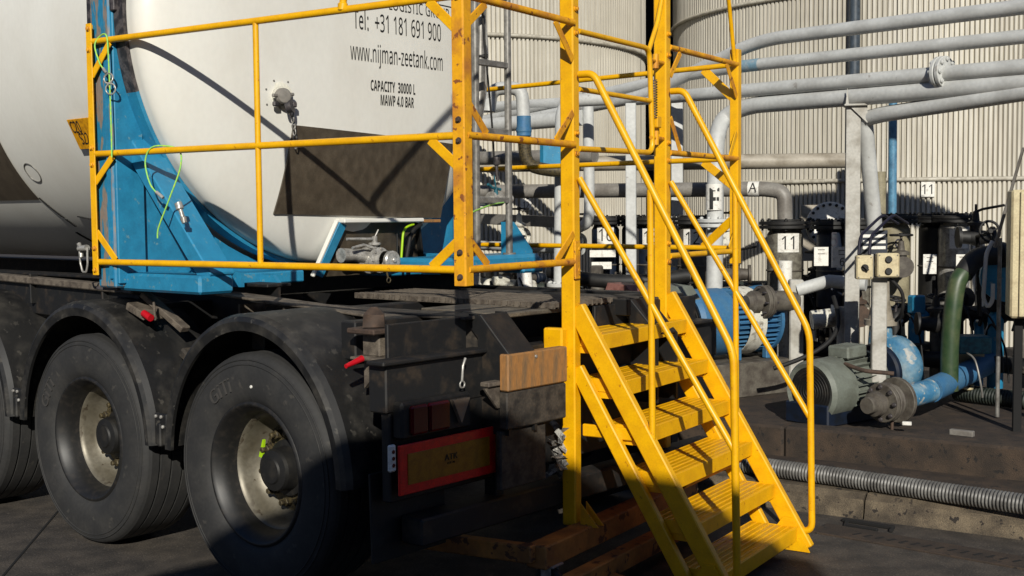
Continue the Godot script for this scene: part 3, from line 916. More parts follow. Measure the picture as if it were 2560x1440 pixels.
func build_container() -> void:
	var tc := thing("tank_container", "white cylindrical tank container with blue end frame riding on the trailer", "tank container", "", trailer_tf())
	var ax := Vector3(1, 0, 0)
	var st := S()
	lathe(st, t3(-9.0, TANK_B, TANK_Y), ax, [Vector2(0.0, -0.3), Vector2(0.9, -0.2), Vector2(TANK_R, 0.0), Vector2(TANK_R, 8.14)], 96, false)
	obj("shell", st, M.white, tc)
	st = S()
	var prof := []
	for i in 33:
		var t := PI / 2 * i / 32.0
		prof.append(Vector2(TANK_R * pow(cos(t), 2.0 / 3.0) if i < 32 else 0.0, 0.22 * sin(t)))
	lathe(st, t3(-0.86, TANK_B, TANK_Y), ax, prof, 96, true)
	obj("dished_end", st, M.white, tc)
	# ring frame and saddle plates, both sides
	var n := 64
	var arc := []
	for i in n + 1:
		arc.append(lerpf(PI * 0.94, TAU + PI * 0.06, float(i) / n))
	for part in [[0, 9, M.steel_scraped], [9, 55, M.blue], [55, 64, M.steel_scraped]]:
		st = S()
		for i in range(part[0], part[1]):
			var p0 := Vector2(cos(arc[i]), sin(arc[i]))
			var p1 := Vector2(cos(arc[i + 1]), sin(arc[i + 1]))
			var ri := TANK_R + 0.003
			var ro := TANK_R + 0.022
			var f := []
			for p in [p0, p1]:
				for e in [[ri, -0.99], [ri, -0.90], [ro, -0.90], [ro, -0.99]]:
					f.append(t3(e[1], TANK_B + p.x * e[0], TANK_Y + p.y * e[0]))
			var c := t3(-0.96, TANK_B, TANK_Y)
			st.set_smooth_group(3)
			quad(st, f[0], f[1], f[5], f[4], c - f[0])
			st.set_smooth_group(4)
			quad(st, f[1], f[2], f[6], f[5], Vector3(1, 0, 0))
			st.set_smooth_group(5)
			quad(st, f[2], f[3], f[7], f[6], f[2] - c)
		obj("ring_flange", st, part[2], tc)
	for sd in [0.0, 1.0]:
		var u := Vector3(0, 0, -1.0 + 2.0 * sd)
		var o := t3(-1.03, 0.0 + 2.54 * sd, 0)
		var poly := [Vector2(-0.02, 1.355), Vector2(0.93, 1.355)]
		for i in 15:
			var a := lerpf(PI * 1.42, PI * 1.055, i / 14.0)
			poly.append(Vector2(TANK_B + cos(a) * 1.283, TANK_Y + sin(a) * 1.283))
		poly.append(Vector2(-0.02, 2.39))
		st = S()
		prism(st, poly, o, u, Vector3.UP, Vector3(0.02, 0, 0))
		obj("saddle_plate", st, M.blue, tc)
		# corner post: scraped side, blue front, bare steel edge strips above
		st = S()
		box(st, t3(-1.07, 0, 2.75) + Vector3(0, 0, -(0.055 if sd == 0.0 else 2.485)), Vector3(0.15, 2.88, 0.13), Basis.IDENTITY, 0.008)
		obj("corner_post", st, M.blue_scraped, tc)
		st = S()
		box(st, t3(-0.99, 0, 1.98) + Vector3(0, 0, -(0.075 if sd == 0.0 else 2.465)), Vector3(0.022, 1.30, 0.15), Basis.IDENTITY, 0.004)
		obj("post_face", st, M.blue, tc)
		st = S()
		for e in [[-1.165, 1.36, 4.2], [-0.965, 2.62, 4.2]]:
			box(st, t3(e[0], 0, (e[1] + e[2]) / 2) + Vector3(0, 0, -(0.045 if sd == 0.0 else 2.495)), Vector3(0.04, e[2] - e[1], 0.11), Basis.IDENTITY, 0.004)
		obj("edge_strip", st, M.steel_scraped, tc)
		# diagonal strut down to the foot beam
		st = S()
		var bz := 0.155 if sd == 0.0 else 2.385
		if sd == 0.0:
			bar(st, t3(-1.04, bz, 2.02), t3(-0.415, bz + 0.01, 1.36), 0.14, 0.085, Vector3.UP, 0.006)
			obj("strut", st, M.blue, tc)
		# foot beam with end cap and corner casting
		st = S()
		var fb := t3(-0.78, bz - 0.02 + (0.0 if sd == 0.0 else 0.04), 1.338)
		box(st, fb, Vector3(0.78, 0.085, 0.19), Basis.IDENTITY, 0.012)
		obj("foot_beam", st, M.blue, tc)
		st = S()
		box(st, t3(-1.14, 0, 1.30) + Vector3(0, 0, -(0.125 if sd == 0.0 else 2.415)), Vector3(0.18, 0.016, 0.20), Basis.IDENTITY, 0.003)
		for e in [-0.075, 0.03]:
			box(st, t3(-1.13 + e, 0, 1.355) + Vector3(0, 0, -(0.078 if sd == 0.0 else 2.462)), Vector3(0.065, 0.09, 0.06), Basis.IDENTITY, 0.006)
		obj("corner_casting", st, M.steel_scraped, tc)
		# web plates between the strut and the ring
		st = S()
		prism(st, [Vector2(0.0, 0.0), Vector2(0.36, 0.0), Vector2(0.36, 0.07), Vector2(0.0, 0.12)], t3(-1.02, 0.47 if sd == 0.0 else 2.05, 1.30), Vector3(1, 0, 0), Vector3.UP, Vector3(0, 0, -0.02))
		prism(st, [Vector2(0.0, 0.0), Vector2(0.40, 0.0), Vector2(0.34, 0.05), Vector2(0.0, 0.06)], t3(-1.02, 0.68 if sd == 0.0 else 1.84, 1.30), Vector3(1, 0, 0), Vector3.UP, Vector3(0, 0, -0.02))
		box(st, t3(-0.90, 0.66 if sd == 0.0 else 1.88, 1.33), Vector3(0.24, 0.06, 0.62), Basis.IDENTITY, 0.006)
		obj("base_plate", st, M.blue, tc)
	# rear right step base under the ladder
	st = S()
	box(st, t3(-0.50, 1.96, 1.375), Vector3(0.30, 0.07, 0.94), Basis.IDENTITY, 0.02)
	obj("ladder_base", st, M.blue, tc)
	st = S()
	prism(st, [Vector2(0.0, 0.0), Vector2(0.23, 0.0), Vector2(0.23, 0.03), Vector2(0.06, 0.20), Vector2(0.0, 0.20)], t3(-0.47, 2.20, 1.40), Vector3(0, 0, -1), Vector3.UP, Vector3(0.05, 0, 0))
	obj("base_wing", st, M.blue, tc)
	# outlet box on the lower end; its dark back stands for the shaded hollow
	var ob := sub("outlet_box", tc, Transform3D(Basis.IDENTITY, t3(-0.045, 0.04, 0.0)))
	st = S()
	prism(st, [Vector2(1.11, 0.0), Vector2(1.68, 0.0), Vector2(1.80, -0.30), Vector2(1.01, -0.30)], t3(-0.668, 0, 1.61), Vector3(0, 0, -1), Vector3(0.25, 1, 0).normalized(), Vector3(-0.02, 0, 0))
	obj("back", st, M.flap, ob)
	st = S()
	box(st, t3(-0.64, 1.395, 1.617), Vector3(0.09, 0.022, 0.60), Basis.IDENTITY, 0.005)
	obj("top_edge", st, M.white, ob)
	st = S()
	bar(st, t3(-0.645, 1.085, 1.622), t3(-0.725, 0.975, 1.325), 0.025, 0.016, Vector3(0, 0, -1))
	obj("white_edge", st, M.white, ob)
	st = S()
	bar(st, t3(-0.645, 1.122, 1.606), t3(-0.725, 1.015, 1.325), 0.022, 0.060, Vector3(0, 0, -1))
	obj("side_plate", st, M.blue, ob)
	st = S()
	bar(st, t3(-0.66, 1.70, 1.60), t3(-0.74, 1.82, 1.30), 0.05, 0.014, Vector3(0, 0, -1))
	obj("side_plate", st, M.black, ob)
	st = S()
	box(st, t3(-0.635, 1.78, 1.610), Vector3(0.012, 0.018, 0.17), Basis.IDENTITY, 0.003)
	obj("brass_strip", st, M.wood, ob)
	# bottom discharge valve: body, flanges, cap, handle, pipe and studs
	var dv := sub("discharge_valve", tc, Transform3D(Basis.from_scale(Vector3.ONE * 1.0), t3(-0.645, 1.352, 1.403)))
	st = S()
	var vc := Vector3.ZERO
	lathe(st, vc, Vector3(1, 0, 0), [Vector2(0.0, -0.06), Vector2(0.075, -0.06), Vector2(0.075, -0.04), Vector2(0.05, -0.035), Vector2(0.05, 0.02), Vector2(0.07, 0.025), Vector2(0.07, 0.045), Vector2(0.05, 0.05), Vector2(0.05, 0.085)], 20)
	tube(st, [vc + Vector3(-0.04, 0.02, 0), vc + Vector3(-0.05, 0.03, 0.12), vc + Vector3(-0.05, 0.03, 0.20)], [0.04, 0.035, 0.04], 12)
	for i in 8:
		var a := TAU * i / 8.0
		tube(st, [vc + Vector3(0.02, cos(a) * 0.062, sin(a) * 0.062), vc + Vector3(0.056, cos(a) * 0.062, sin(a) * 0.062)], 0.006, 6)
	obj("body", st, M.steel, dv)
	st = S()
	disc(st, vc + Vector3(0.085, -0.005, -0.03), vc + Vector3(0.115, -0.005, -0.03), 0.056, 24, 0.006)
	disc(st, vc + Vector3(0.114, 0, -0.035), vc + Vector3(0.124, 0, -0.035), 0.014, 12, 0.003)
	obj("cap", st, M.steel, dv)
	st = S()
	tube(st, [vc + Vector3(0.0, 0.05, 0), vc + Vector3(0.0, 0.13, 0.0)], 0.016, 10)
	disc(st, vc + Vector3(0, 0.08, 0), vc + Vector3(0, 0.095, 0), 0.035, 12)
	tube(st, [vc + Vector3(0.0, 0.115, 0), vc + Vector3(0.0, 0.118, 0.20)], 0.008, 8)
	tube(st, [vc + Vector3(0.02, 0.065, 0.02), vc + Vector3(0.02, 0.085, 0.10), vc + Vector3(0.02, 0.07, 0.18)], 0.008, 8)
	tube(st, [vc + Vector3(0.0, 0.12, 0.0), vc + Vector3(0.01, 0.165, -0.02)], 0.005, 6)
	obj("handle", st, M.steel, dv)
	st = S()
	tube(st, [vc + Vector3(0.07, -0.06, -0.02), vc + Vector3(0.07, -0.10, -0.03)], 0.006, 6)
	ring_torus(st, vc + Vector3(0.075, -0.11, -0.03), Vector3(1, 0, 0), 0.014, 0.004, 10, 5)
	obj("hanging_ring", st, M.nut, dv)
	st = S()
	tube(st, round_path([vc + Vector3(-0.02, 0.19, -0.32), vc + Vector3(0, 0.17, -0.22), vc + Vector3(0.0, 0.0, -0.20), vc + Vector3(0, -0.06, -0.2)], 0.1), 0.007, 8)
	obj("hose_yellow", st, M.lime, dv)
	st = S()
	tube(st, round_path([vc + Vector3(-0.02, 0.19, -0.38), vc + Vector3(0, 0.15, -0.28), vc + Vector3(0.0, 0.0, -0.24), vc + Vector3(0, -0.06, -0.24)], 0.1), 0.012, 8)
	tube(st, [vc + Vector3(0, 0.14, -0.17), vc + Vector3(0, 0.02, -0.17), vc + Vector3(-0.02, -0.02, -0.05)], 0.006, 6)
	obj("hose_black", st, M.rope_dark, dv)
	# spill flap laid over the end
	st = S()
	var A := [t3(-0.648, 0.812, 2.107), t3(-0.685, 2.03, 2.058), t3(-0.70, 1.93, 1.626), t3(-0.725, 0.735, 1.657)]
	var gn := 12
	var g := []
	for i in gn + 1:
		var row := []
		for j in gn + 1:
			var s := float(i) / gn
			var t := float(j) / gn
			var p: Vector3 = (A[0] as Vector3).lerp(A[1], s).lerp((A[3] as Vector3).lerp(A[2], s), t)
			p.x = maxf(p.x, head_a(-p.z, p.y) + 0.012)
			row.append(p)
		g.append(row)
	st.set_smooth_group(1)
	for i in gn:
		for j in gn:
			quad(st, g[i][j], g[i + 1][j], g[i + 1][j + 1], g[i][j + 1], Vector3(1, 0, 0))
	st.set_smooth_group(FLAT)
	var dd := Vector3(-0.010, 0, 0)
	for i in gn:
		quad(st, g[i][0], g[i + 1][0], g[i + 1][0] + dd, g[i][0] + dd, Vector3.UP)
		quad(st, g[i][gn], g[i + 1][gn], g[i + 1][gn] + dd, g[i][gn] + dd, Vector3.DOWN)
		quad(st, g[0][i], g[0][i + 1], g[0][i + 1] + dd, g[0][i] + dd, Vector3(0, 0, 1))
		quad(st, g[gn][i], g[gn][i + 1], g[gn][i + 1] + dd, g[gn][i] + dd, Vector3(0, 0, -1))
	obj("spill_flap", st, M.flap, tc)
	# capped connection with its chain
	var cv := sub("capped_valve", tc)
	st = S()
	var cp := t3(head_a(0.730, 2.249), 0.730, 2.249)
	var cn := Vector3(0.93, -0.1, 0.30).normalized()
	lathe(st, cp, cn, [Vector2(0.068, -0.02), Vector2(0.068, 0.003), Vector2(0.046, 0.006), Vector2(0.042, 0.022), Vector2(0.048, 0.026), Vector2(0.048, 0.034), Vector2(0.0, 0.034)], 24)
	obj("collar", st, M.white_dirty, cv)
	st = S()
	lathe(st, cp + cn * 0.034, cn, [Vector2(0.040, 0.0), Vector2(0.040, 0.024), Vector2(0.032, 0.038), Vector2(0.0, 0.043)], 24)
	box(st, cp + cn * 0.05 + Vector3(0, 0.012, -0.05), Vector3(0.016, 0.016, 0.036), Basis.IDENTITY, 0.004)
	box(st, cp + cn * 0.05 + Vector3(0, 0.0, 0.05), Vector3(0.016, 0.016, 0.036), Basis.IDENTITY, 0.004)
	obj("cap", st, M.pipe_dull, cv)
	st = S()
	lathe(st, cp + cn * 0.045 + Vector3(0.015, -0.050, -0.030), Vector3(0.8, 0.2, -0.5), [Vector2(0.0, -0.014), Vector2(0.034, -0.014), Vector2(0.034, 0.014), Vector2(0.0, 0.014)], 18)
	box(st, cp + cn * 0.05 + Vector3(0.0, -0.038, -0.068), Vector3(0.022, 0.03, 0.03), Basis.IDENTITY, 0.006)
	box(st, cp + cn * 0.035 + Vector3(0.0, -0.042, 0.04), Vector3(0.022, 0.026, 0.036), Basis.IDENTITY, 0.006)
	obj("lever", st, M.steel_scraped, cv)
	for e in [[0.65, 2.277], [0.695, 2.322], [0.78, 2.322], [0.655, 2.202]]:
		st = S()
		var bp := t3(head_a(e[0], e[1]), e[0], e[1])
		disc(st, bp - Vector3(0.002, 0, 0), bp + Vector3(0.004, 0, 0.001), 0.005, 8, 0.001)
		obj("stud", st, M.alu, cv)
	var cy := 2.165
	for i in 6:
		st = S()
		var lk := t3(head_a(0.775 + 0.006 * i, cy) + 0.040, 0.775 + 0.006 * i, cy)
		var s := 0.020
		var q := []
		for k in 13:
			var a := TAU * k / 12.0
			var off := Vector3(0, sin(a) * s, 0) + (Vector3(0, 0, cos(a) * 0.010) if i % 2 == 0 else Vector3(cos(a) * 0.010, 0, 0))
			q.append(lk + off)
		tube(st, q, 0.0038, 6, false)
		obj("chain_link", st, M.alu, cv)
		cy -= 0.032
	# rear ladder
	var la := sub("ladder", tc)
	for b in [1.935, 2.215]:
		st = S()
		tube(st, [t3(-0.42, b, 1.40), t3(-0.42, b, 4.0)], 0.021, 12)
		obj("ladder_rail", st, M.alu, la)
		st = S()
		disc(st, t3(-0.42, b, 1.405), t3(-0.42, b, 1.42), 0.04, 12, 0.003)
		obj("foot", st, M.alu, la)
	for y in [1.725, 2.12, 2.505, 2.89, 3.3]:
		st = S()
		box(st, t3(-0.42, 2.075, y), Vector3(0.030, 0.035, 0.27), Basis.IDENTITY, 0.004)
		obj("rung", st, M.alu, la)
	st = S()   # pipe running down the end beside the ladder
	tube(st, round_path([t3(-0.60, 2.20, 3.2), t3(-0.60, 2.17, 2.3), t3(-0.60, 2.04, 1.92), t3(-0.60, 2.02, 1.75), t3(-0.55, 2.10, 1.72), t3(-0.50, 2.2, 1.72)], 0.09), 0.030, 14)
	disc(st, t3(-0.60, 2.03, 1.87), t3(-0.60, 2.035, 1.90), 0.036, 14)
	obj("vent_pipe", st, M.alu, tc)
	st = S()
	tube(st, round_path([t3(-0.55, 2.13, 3.0), t3(-0.53, 2.15, 2.55), t3(-0.52, 2.19, 2.15), t3(-0.52, 2.20, 1.98)], 0.2), 0.006, 6)
	tube(st, [t3(-0.60, 2.15, 2.57), t3(-0.55, 2.19, 2.57)], 0.012, 6)
	obj("cable", st, M.rope_dark, tc)
	st = S()
	tube(st, [t3(-0.50, 2.20, 1.98), t3(-0.50, 2.20, 1.94), t3(-0.50, 2.20, 1.93)], [0.02, 0.024, 0.012], 8)
	tube(st, [t3(-0.50, 2.20, 1.93), t3(-0.50, 2.21, 1.84)], 0.01, 6)
	obj("cable_plug", st, M.steel_scraped, tc)
	var v2 := sub("side_valve", tc)
	st = S()
	lathe(st, t3(-0.48, 2.09, 1.735), Vector3(0, 0, -1), [Vector2(0, 0), Vector2(0.02, 0), Vector2(0.02, 0.03), Vector2(0.042, 0.03), Vector2(0.042, 0.05), Vector2(0.026, 0.055), Vector2(0.026, 0.09), Vector2(0.042, 0.095), Vector2(0.042, 0.115), Vector2(0.018, 0.12), Vector2(0.018, 0.17), Vector2(0.028, 0.18), Vector2(0.026, 0.21), Vector2(0.0, 0.215)], 16)
	obj("body", st, M.steel, v2)
	st = S()
	tube(st, [t3(-0.48, 2.17, 1.74), t3(-0.48, 2.17, 1.80)], 0.012, 8)
	tube(st, [t3(-0.48, 2.21, 1.79), t3(-0.48, 2.14, 1.80), t3(-0.48, 2.10, 1.82)], 0.009, 8)
	tube(st, [t3(-0.48, 2.17, 1.80), t3(-0.48, 2.155, 1.87)], 0.005, 6)
	obj("handle", st, M.teal, v2)
	# lettering on the end
	head_text(tc, "INTERNATIONAL", 0.055, 1.73, 2.86, 0.60)
	head_text(tc, "LOGISTIC GROUP", 0.064, 1.73, 2.797, 0.73)
	head_text(tc, "Tel:  +31 181 691 900", 0.096, 1.561, 2.683, 0.545)
	head_text(tc, "www.nijman-zeetank.com", 0.094, 1.557, 2.516, 0.48)
	head_text(tc, "CAPACITY  30000 L", 0.056, 1.508, 2.345, 0.51, true)
	head_text(tc, "MAWP 4.0 BAR", 0.056, 1.538, 2.271, 0.49, true)
	st = S()
	for i in 10:
		var b0 := 1.70 + 0.034 * i
		var q := []
		for e in [[b0, 2.842], [b0 + 0.035, 2.842], [b0 + 0.035, 2.847], [b0, 2.847]]:
			q.append(t3(head_a(e[0], e[1]) + 0.003, e[0], e[1]))
		st.set_smooth_group(1)
		quad(st, q[0], q[1], q[2], q[3], Vector3(1, 0, 0))
	obj("rule_line", st, M.ink, tc)
	# hazard plate, lock and rub marks on the side
	var hp := sub("hazard_plate", tc)
	st = S()
	var tilt := Basis(Vector3(1, 0, 0), 0.45)
	var pc := t3(-1.445, 0.135, 2.075)
	box(st, pc, Vector3(0.285, 0.165, 0.006), tilt, 0.002)
	obj("plate", st, M.plate_yellow, hp)
	for e in [["C20", 0.040, -0.085], ["S22", -0.025, -0.05], ["1L", 0.040, 0.085], ["82", -0.025, 0.085]]:
		text_part("print", hp, e[0], 0.062, pc + tilt * Vector3(e[2], e[1], 0.0045), tilt * Vector3(0, 0, 1), M.ink, 0.62, tilt * Vector3.UP)
	st = S()
	var lc := t3(-1.46, 0.10, 1.455)
	tube(st, [lc + Vector3(-0.05, 0.06, 0), lc + Vector3(-0.03, 0.03, 0)], 0.012, 8)
	tube(st, [lc + Vector3(-0.045, 0.035, 0), lc + Vector3(0.03, 0.04, 0)], 0.016, 8)
	tube(st, round_path([lc + Vector3(-0.045, 0.03, 0), lc + Vector3(-0.04, -0.04, 0), lc + Vector3(-0.02, -0.085, 0), lc + Vector3(0.015, -0.085, 0), lc + Vector3(0.03, -0.04, 0), lc + Vector3(0.03, 0.04, 0)], 0.01), 0.006, 6)
	tube(st, [lc + Vector3(-0.015, 0.01, 0.01), lc + Vector3(-0.01, -0.01, 0.01)], 0.012, 8)
	obj("side_latch", st, M.steel, tc)
	# round inspection plate and rub strips on the shell side
	st = S()
	var ra := 3.90
	for e in [[-2.08, 0.0]]:
		var q := []
		for k in 25:
			var a := TAU * k / 24.0
			var th := PI + 0.618 + sin(a) * 0.05
			q.append(t3(-2.25 + cos(a) * 0.062, TANK_B + cos(th) * 1.243, TANK_Y + sin(th) * 1.243))
		tube(st, q, 0.003, 5, false)
	obj("round_weld", st, M.alu, tc)
	for e in [[-2.395, -2.35, 0.76, 0.90], [-2.35, -2.345, 0.91, 0.97], [-2.44, -2.44, 1.02, 1.13], [-2.18, -2.05, 0.89, 0.915]]:
		st = S()
		for k in 6:
			var a0 := lerpf(e[0], e[1], k / 6.0)
			var a1 := lerpf(e[0], e[1], (k + 1) / 6.0)
			var h0 := PI + lerpf(e[2], e[3], k / 6.0)
			var h1 := PI + lerpf(e[2], e[3], (k + 1) / 6.0)
			bar(st, t3(a0, TANK_B + cos(h0) * 1.243, TANK_Y + sin(h0) * 1.243), t3(a1, TANK_B + cos(h1) * 1.243, TANK_Y + sin(h1) * 1.243), 0.022, 0.006)
		obj("rub_strip", st, M.black, tc)
	# dark brown patch laid on the shell side, further forward
	st = S()
	for i in 8:
		for k in 8:
			var q := []
			for e in [[i, k], [i + 1, k], [i + 1, k + 1], [i, k + 1]]:
				var th: float = PI + 0.43 + 0.0425 * e[1]
				q.append(t3(-3.6 + 0.15 * e[0], TANK_B + cos(th) * 1.246, TANK_Y + sin(th) * 1.246))
			st.set_smooth_group(1)
			quad(st, q[0], q[1], q[2], q[3], Vector3(0, -0.5, 1))
	obj("side_patch", st, M.flap, tc)

# ------------------------------------------------------------------ guard-rail cage
func rail(parent: Node, a: Vector3, b: Vector3, m: Material, r := 0.0155) -> void:
	var st := S()
	tube(st, [a, b], r, 12)
	obj("rail", st, m, parent)

func flat_brace(parent: Node, a: Vector3, b: Vector3, up: Vector3, m: Material, w := 0.034) -> void:
	var st := S()
	bar(st, a, b, w, 0.007, up, 0.002)
	obj("brace", st, m, parent)

func bolts(parent: Node, at: Array, dir: Vector3, m: Material) -> void:
	for p in at:
		var st := S()
		disc(st, p - dir * 0.004, p + dir * 0.004, 0.013, 12, 0.001)
		disc(st, p + dir * 0.004, p + dir * 0.013, 0.0095, 6, 0.002)
		obj("bolt", st, m, parent)

func build_cage() -> void:
	var c := thing("guard_rail_cage", "yellow tubular guard-rail cage around the rear of the white tank container", "guard rail")
	var yb := 1.433
	var ym := 1.951
	var yt := 2.484
	var zn := -3.85
	var xr := -2.70
	var p1 := Vector3(-4.856, 0, zn)
	var p2 := Vector3(xr, 0, zn)
	var p3 := Vector3(xr, 0, -4.71)
	var p4 := Vector3(xr, 0, -5.65)
	var p5 := Vector3(xr, 0, -6.573)
	var fdir := Vector3(0.988, 0, 0.153)
	var p0 := p5 - fdir * 2.32
	var U := Vector3.UP
	# near panel
	for y in [yb, ym, yt]:
		rail(c, p1 + U * y, p2 + U * y, M.yellow)
	var st := S()
	tube(st, [Vector3(-3.777, yb, zn), Vector3(-3.777, yt, zn)], 0.0135, 12)
	obj("upright", st, M.yellow, c)
	st = S()
	box(st, p1 + Vector3(0, 1.97, 0.012), Vector3(0.040, 1.20, 0.006), Basis.IDENTITY, 0.002)
	box(st, p1 + Vector3(-0.018, 1.97, -0.008), Vector3(0.006, 1.20, 0.034), Basis.IDENTITY, 0.002)
	obj("post", st, M.yellow, c)
	bolts(c, [p1 + Vector3(0.002, 2.545, 0.015), p1 + Vector3(0.002, 2.445, 0.015), p1 + Vector3(0.002, 1.50, 0.015), p1 + Vector3(0.002, 1.395, 0.015), p1 + Vector3(0.002, 1.98, 0.015), p1 + Vector3(0.002, 1.90, 0.015)], Vector3(0, 0, 1), M.yellow_worn)
	for e in [[2.322, 2.47], [1.815, 1.937], [1.578, 1.445]]:
		flat_brace(c, p1 + Vector3(0.008, e[0], 0.006), p1 + Vector3(0.140, e[1], 0.006), Vector3(0, 0, 1), M.yellow)
	for e in [[2.353, 2.475], [1.830, 1.940], [1.548, 1.44]]:
		flat_brace(c, p2 + Vector3(-0.015, e[0], 0.006), p2 + Vector3(-0.150, e[1], 0.006), Vector3(0, 0, 1), M.yellow, 0.04)
	# corner angle post, worn, rising past the top rail
	st = S()
	box(st, p2 + Vector3(-0.008, 2.45, 0.014), Vector3(0.052, 2.16, 0.006), Basis.IDENTITY, 0.002)
	box(st, p2 + Vector3(0.018, 2.45, -0.012), Vector3(0.006, 2.16, 0.052), Basis.IDENTITY, 0.002)
	obj("corner_post", st, M.yellow_worn, c)
	bolts(c, [p2 + Vector3(-0.004, 2.475, 0.017), p2 + Vector3(-0.004, 2.01, 0.017), p2 + Vector3(-0.004, 1.93, 0.017), p2 + Vector3(-0.004, 1.50, 0.017), p2 + Vector3(-0.004, 1.405, 0.017)], Vector3(0, 0, 1), M.rust)
	# rear panel between the corner and the stair post
	for y in [yb, ym, yt]:
		rail(c, p2 + U * y + Vector3(0.012, 0, -0.01), p3 + U * y + Vector3(0.012, 0, 0.02), M.yellow_worn)
	for e in [[2.376, 2.47, 1.0], [2.08, 1.962, 1.0], [1.548, 1.445, 1.0]]:
		flat_brace(c, p2 + Vector3(0.014, e[0], -0.02), p2 + Vector3(0.014, e[1], -0.15), Vector3(1, 0, 0), M.yellow_worn)
	for e in [[2.32, 2.472], [2.093, 1.960], [1.56, 1.442]]:
		flat_brace(c, p3 + Vector3(0.014, e[0], 0.03), p3 + Vector3(0.014, e[1], 0.18), Vector3(1, 0, 0), M.yellow_worn)
	# stair-side rear posts: tall hollow sections
	st = S()
	box(st, p3 + Vector3(-0.02, 1.95, 0), Vector3(0.07, 3.42, 0.058), Basis.IDENTITY, 0.006)
	obj("stair_post", st, M.yellow, c)
	st = S()
	box(st, p4 + Vector3(-0.02, 2.0, 0), Vector3(0.07, 3.34, 0.058), Basis.IDENTITY, 0.006)
	obj("stair_post", st, M.yellow, c)
	for p in [p3, p4]:
		for y in [2.545, 2.44, 2.0, 1.91, 1.49, 1.395]:
			bolts(c, [p + Vector3(0.017, y, 0.004)], Vector3(1, 0, 0), M.yellow_worn)
	st = S()   # lug at the lower end of the rear panel
	box(st, p3 + Vector3(0.022, 1.44, 0.015), Vector3(0.010, 0.17, 0.045), Basis.IDENTITY, 0.004)
	obj("lug", st, M.yellow_worn, c)
	# right end panel
	for e in [[yt, M.yellow_worn], [ym, M.yellow_worn], [yb - 0.01, M.yellow]]:
		rail(c, p4 + U * e[0] + Vector3(0.006, 0, -0.03), p5 + U * e[0] + Vector3(0.006, 0, 0), e[1])
	flat_brace(c, p4 + Vector3(0.012, 2.34, -0.03), p4 + Vector3(0.012, 2.47, -0.15), Vector3(1, 0, 0), M.yellow_worn)
	flat_brace(c, p4 + Vector3(0.012, 2.13, -0.03), p4 + Vector3(0.012, 1.96, -0.15), Vector3(1, 0, 0), M.yellow_worn)
	flat_brace(c, p5 + Vector3(0.012, 2.30, 0.02), p5 + Vector3(0.012, 2.475, 0.17), Vector3(1, 0, 0), M.yellow_worn)
	flat_brace(c, p5 + Vector3(0.012, 2.10, 0.02), p5 + Vector3(0.012, 1.955, 0.12), Vector3(1, 0, 0), M.yellow)
	flat_brace(c, p5 + Vector3(0.012, 1.56, 0.02), p5 + Vector3(0.012, 1.44, 0.12), Vector3(1, 0, 0), M.yellow)
	st = S()
	box(st, p5 + Vector3(-0.008, 1.96, 0.014), Vector3(0.046, 1.22, 0.006), Basis.IDENTITY, 0.002)
	box(st, p5 + Vector3(0.016, 1.96, -0.01), Vector3(0.006, 1.22, 0.046), Basis.IDENTITY, 0.002)
	obj("corner_post", st, M.yellow, c)
	# far panel
	for y in [yb + 0.005, ym, yt]:
		rail(c, p0 + U * y, p5 + U * y, M.yellow)
	for e in [[2.30, 2.475], [1.80, 1.94], [1.60, 1.44]]:
		flat_brace(c, p5 + Vector3(-0.02, e[0], 0.01), p5 - fdir * 0.22 + U * e[1], Vector3(0, 0, 1), M.yellow, 0.05)
	# upper frame above the picture: posts, ties and the brace whose shadow falls on the tank
	rail(c, p2 + U * 3.42, p3 + U * 3.42, M.yellow)
	rail(c, p3 + U * 3.60, p4 + U * 3.60, M.yellow)
	st = S()
	tube(st, round_path([Vector3(-3.287, yt, zn), Vector3(-3.284, 2.53, zn), p2 + U * 3.51], 0.05), 0.0155, 12)
	disc(st, Vector3(-3.287, yt - 0.004, zn), Vector3(-3.287, yt + 0.028, zn), 0.021, 12)
	obj("upper_brace", st, M.yellow, c)
	st = S()
	tube(st, [p5 + Vector3(0, 2.50, 0.02), p5 + Vector3(0, 2.83, 0.11), p4 + Vector3(0, 3.58, -0.03)], 0.012, 10)
	obj("upper_brace", st, M.yellow, c)
	st = S()
	tube(st, [p4 + Vector3(0, 2.43, 0.20), p4 + Vector3(0, 2.60, 0.09), p4 + Vector3(0, 2.75, 0.03)], 0.012, 10)
	obj("upper_brace", st, M.yellow, c)
	# swing gate between the stair posts
	var g := sub("gate", c)
	st = S()
	tube(st, round_path([p3 + Vector3(0.0, 2.455, -0.045), p4 + Vector3(0, 2.455, 0.185), p4 + Vector3(0, 1.945, 0.150), p3 + Vector3(0, 1.935, -0.045)], 0.06), 0.0135, 12)
	obj("gate_frame", st, M.yellow, g)
	st = S()
	tube(st, [p3 + Vector3(0, 2.20, -0.05), p4 + Vector3(0, 2.20, 0.168)], 0.012, 10)
	obj("gate_rail", st, M.yellow, g)
	for y in [2.40, 2.02]:
		st = S()
		tube(st, [p4 + Vector3(0, y - 0.035, 0.115), p4 + Vector3(0, y + 0.035, 0.115)], 0.016, 10)
		tube(st, [p4 + Vector3(0, y, 0.17), p4 + Vector3(0, y, 0.03)], 0.010, 8)
		obj("hinge", st, M.yellow_worn, g)
	st = S()
	var sp := []
	for i in 90:
		var a := TAU * i / 6.0
		sp.append(p4 + Vector3(cos(a) * 0.013, 2.12 + 0.19 * i / 90.0, 0.125 + sin(a) * 0.013))
	tube(st, sp, 0.0028, 5)
	obj("spring", st, M.steel_scraped, g)
	st = S()
	box(st, p4 + Vector3(0.0, 2.10, 0.10), Vector3(0.03, 0.06, 0.05), Basis.IDENTITY, 0.005)
	obj("catch", st, M.yellow, g)

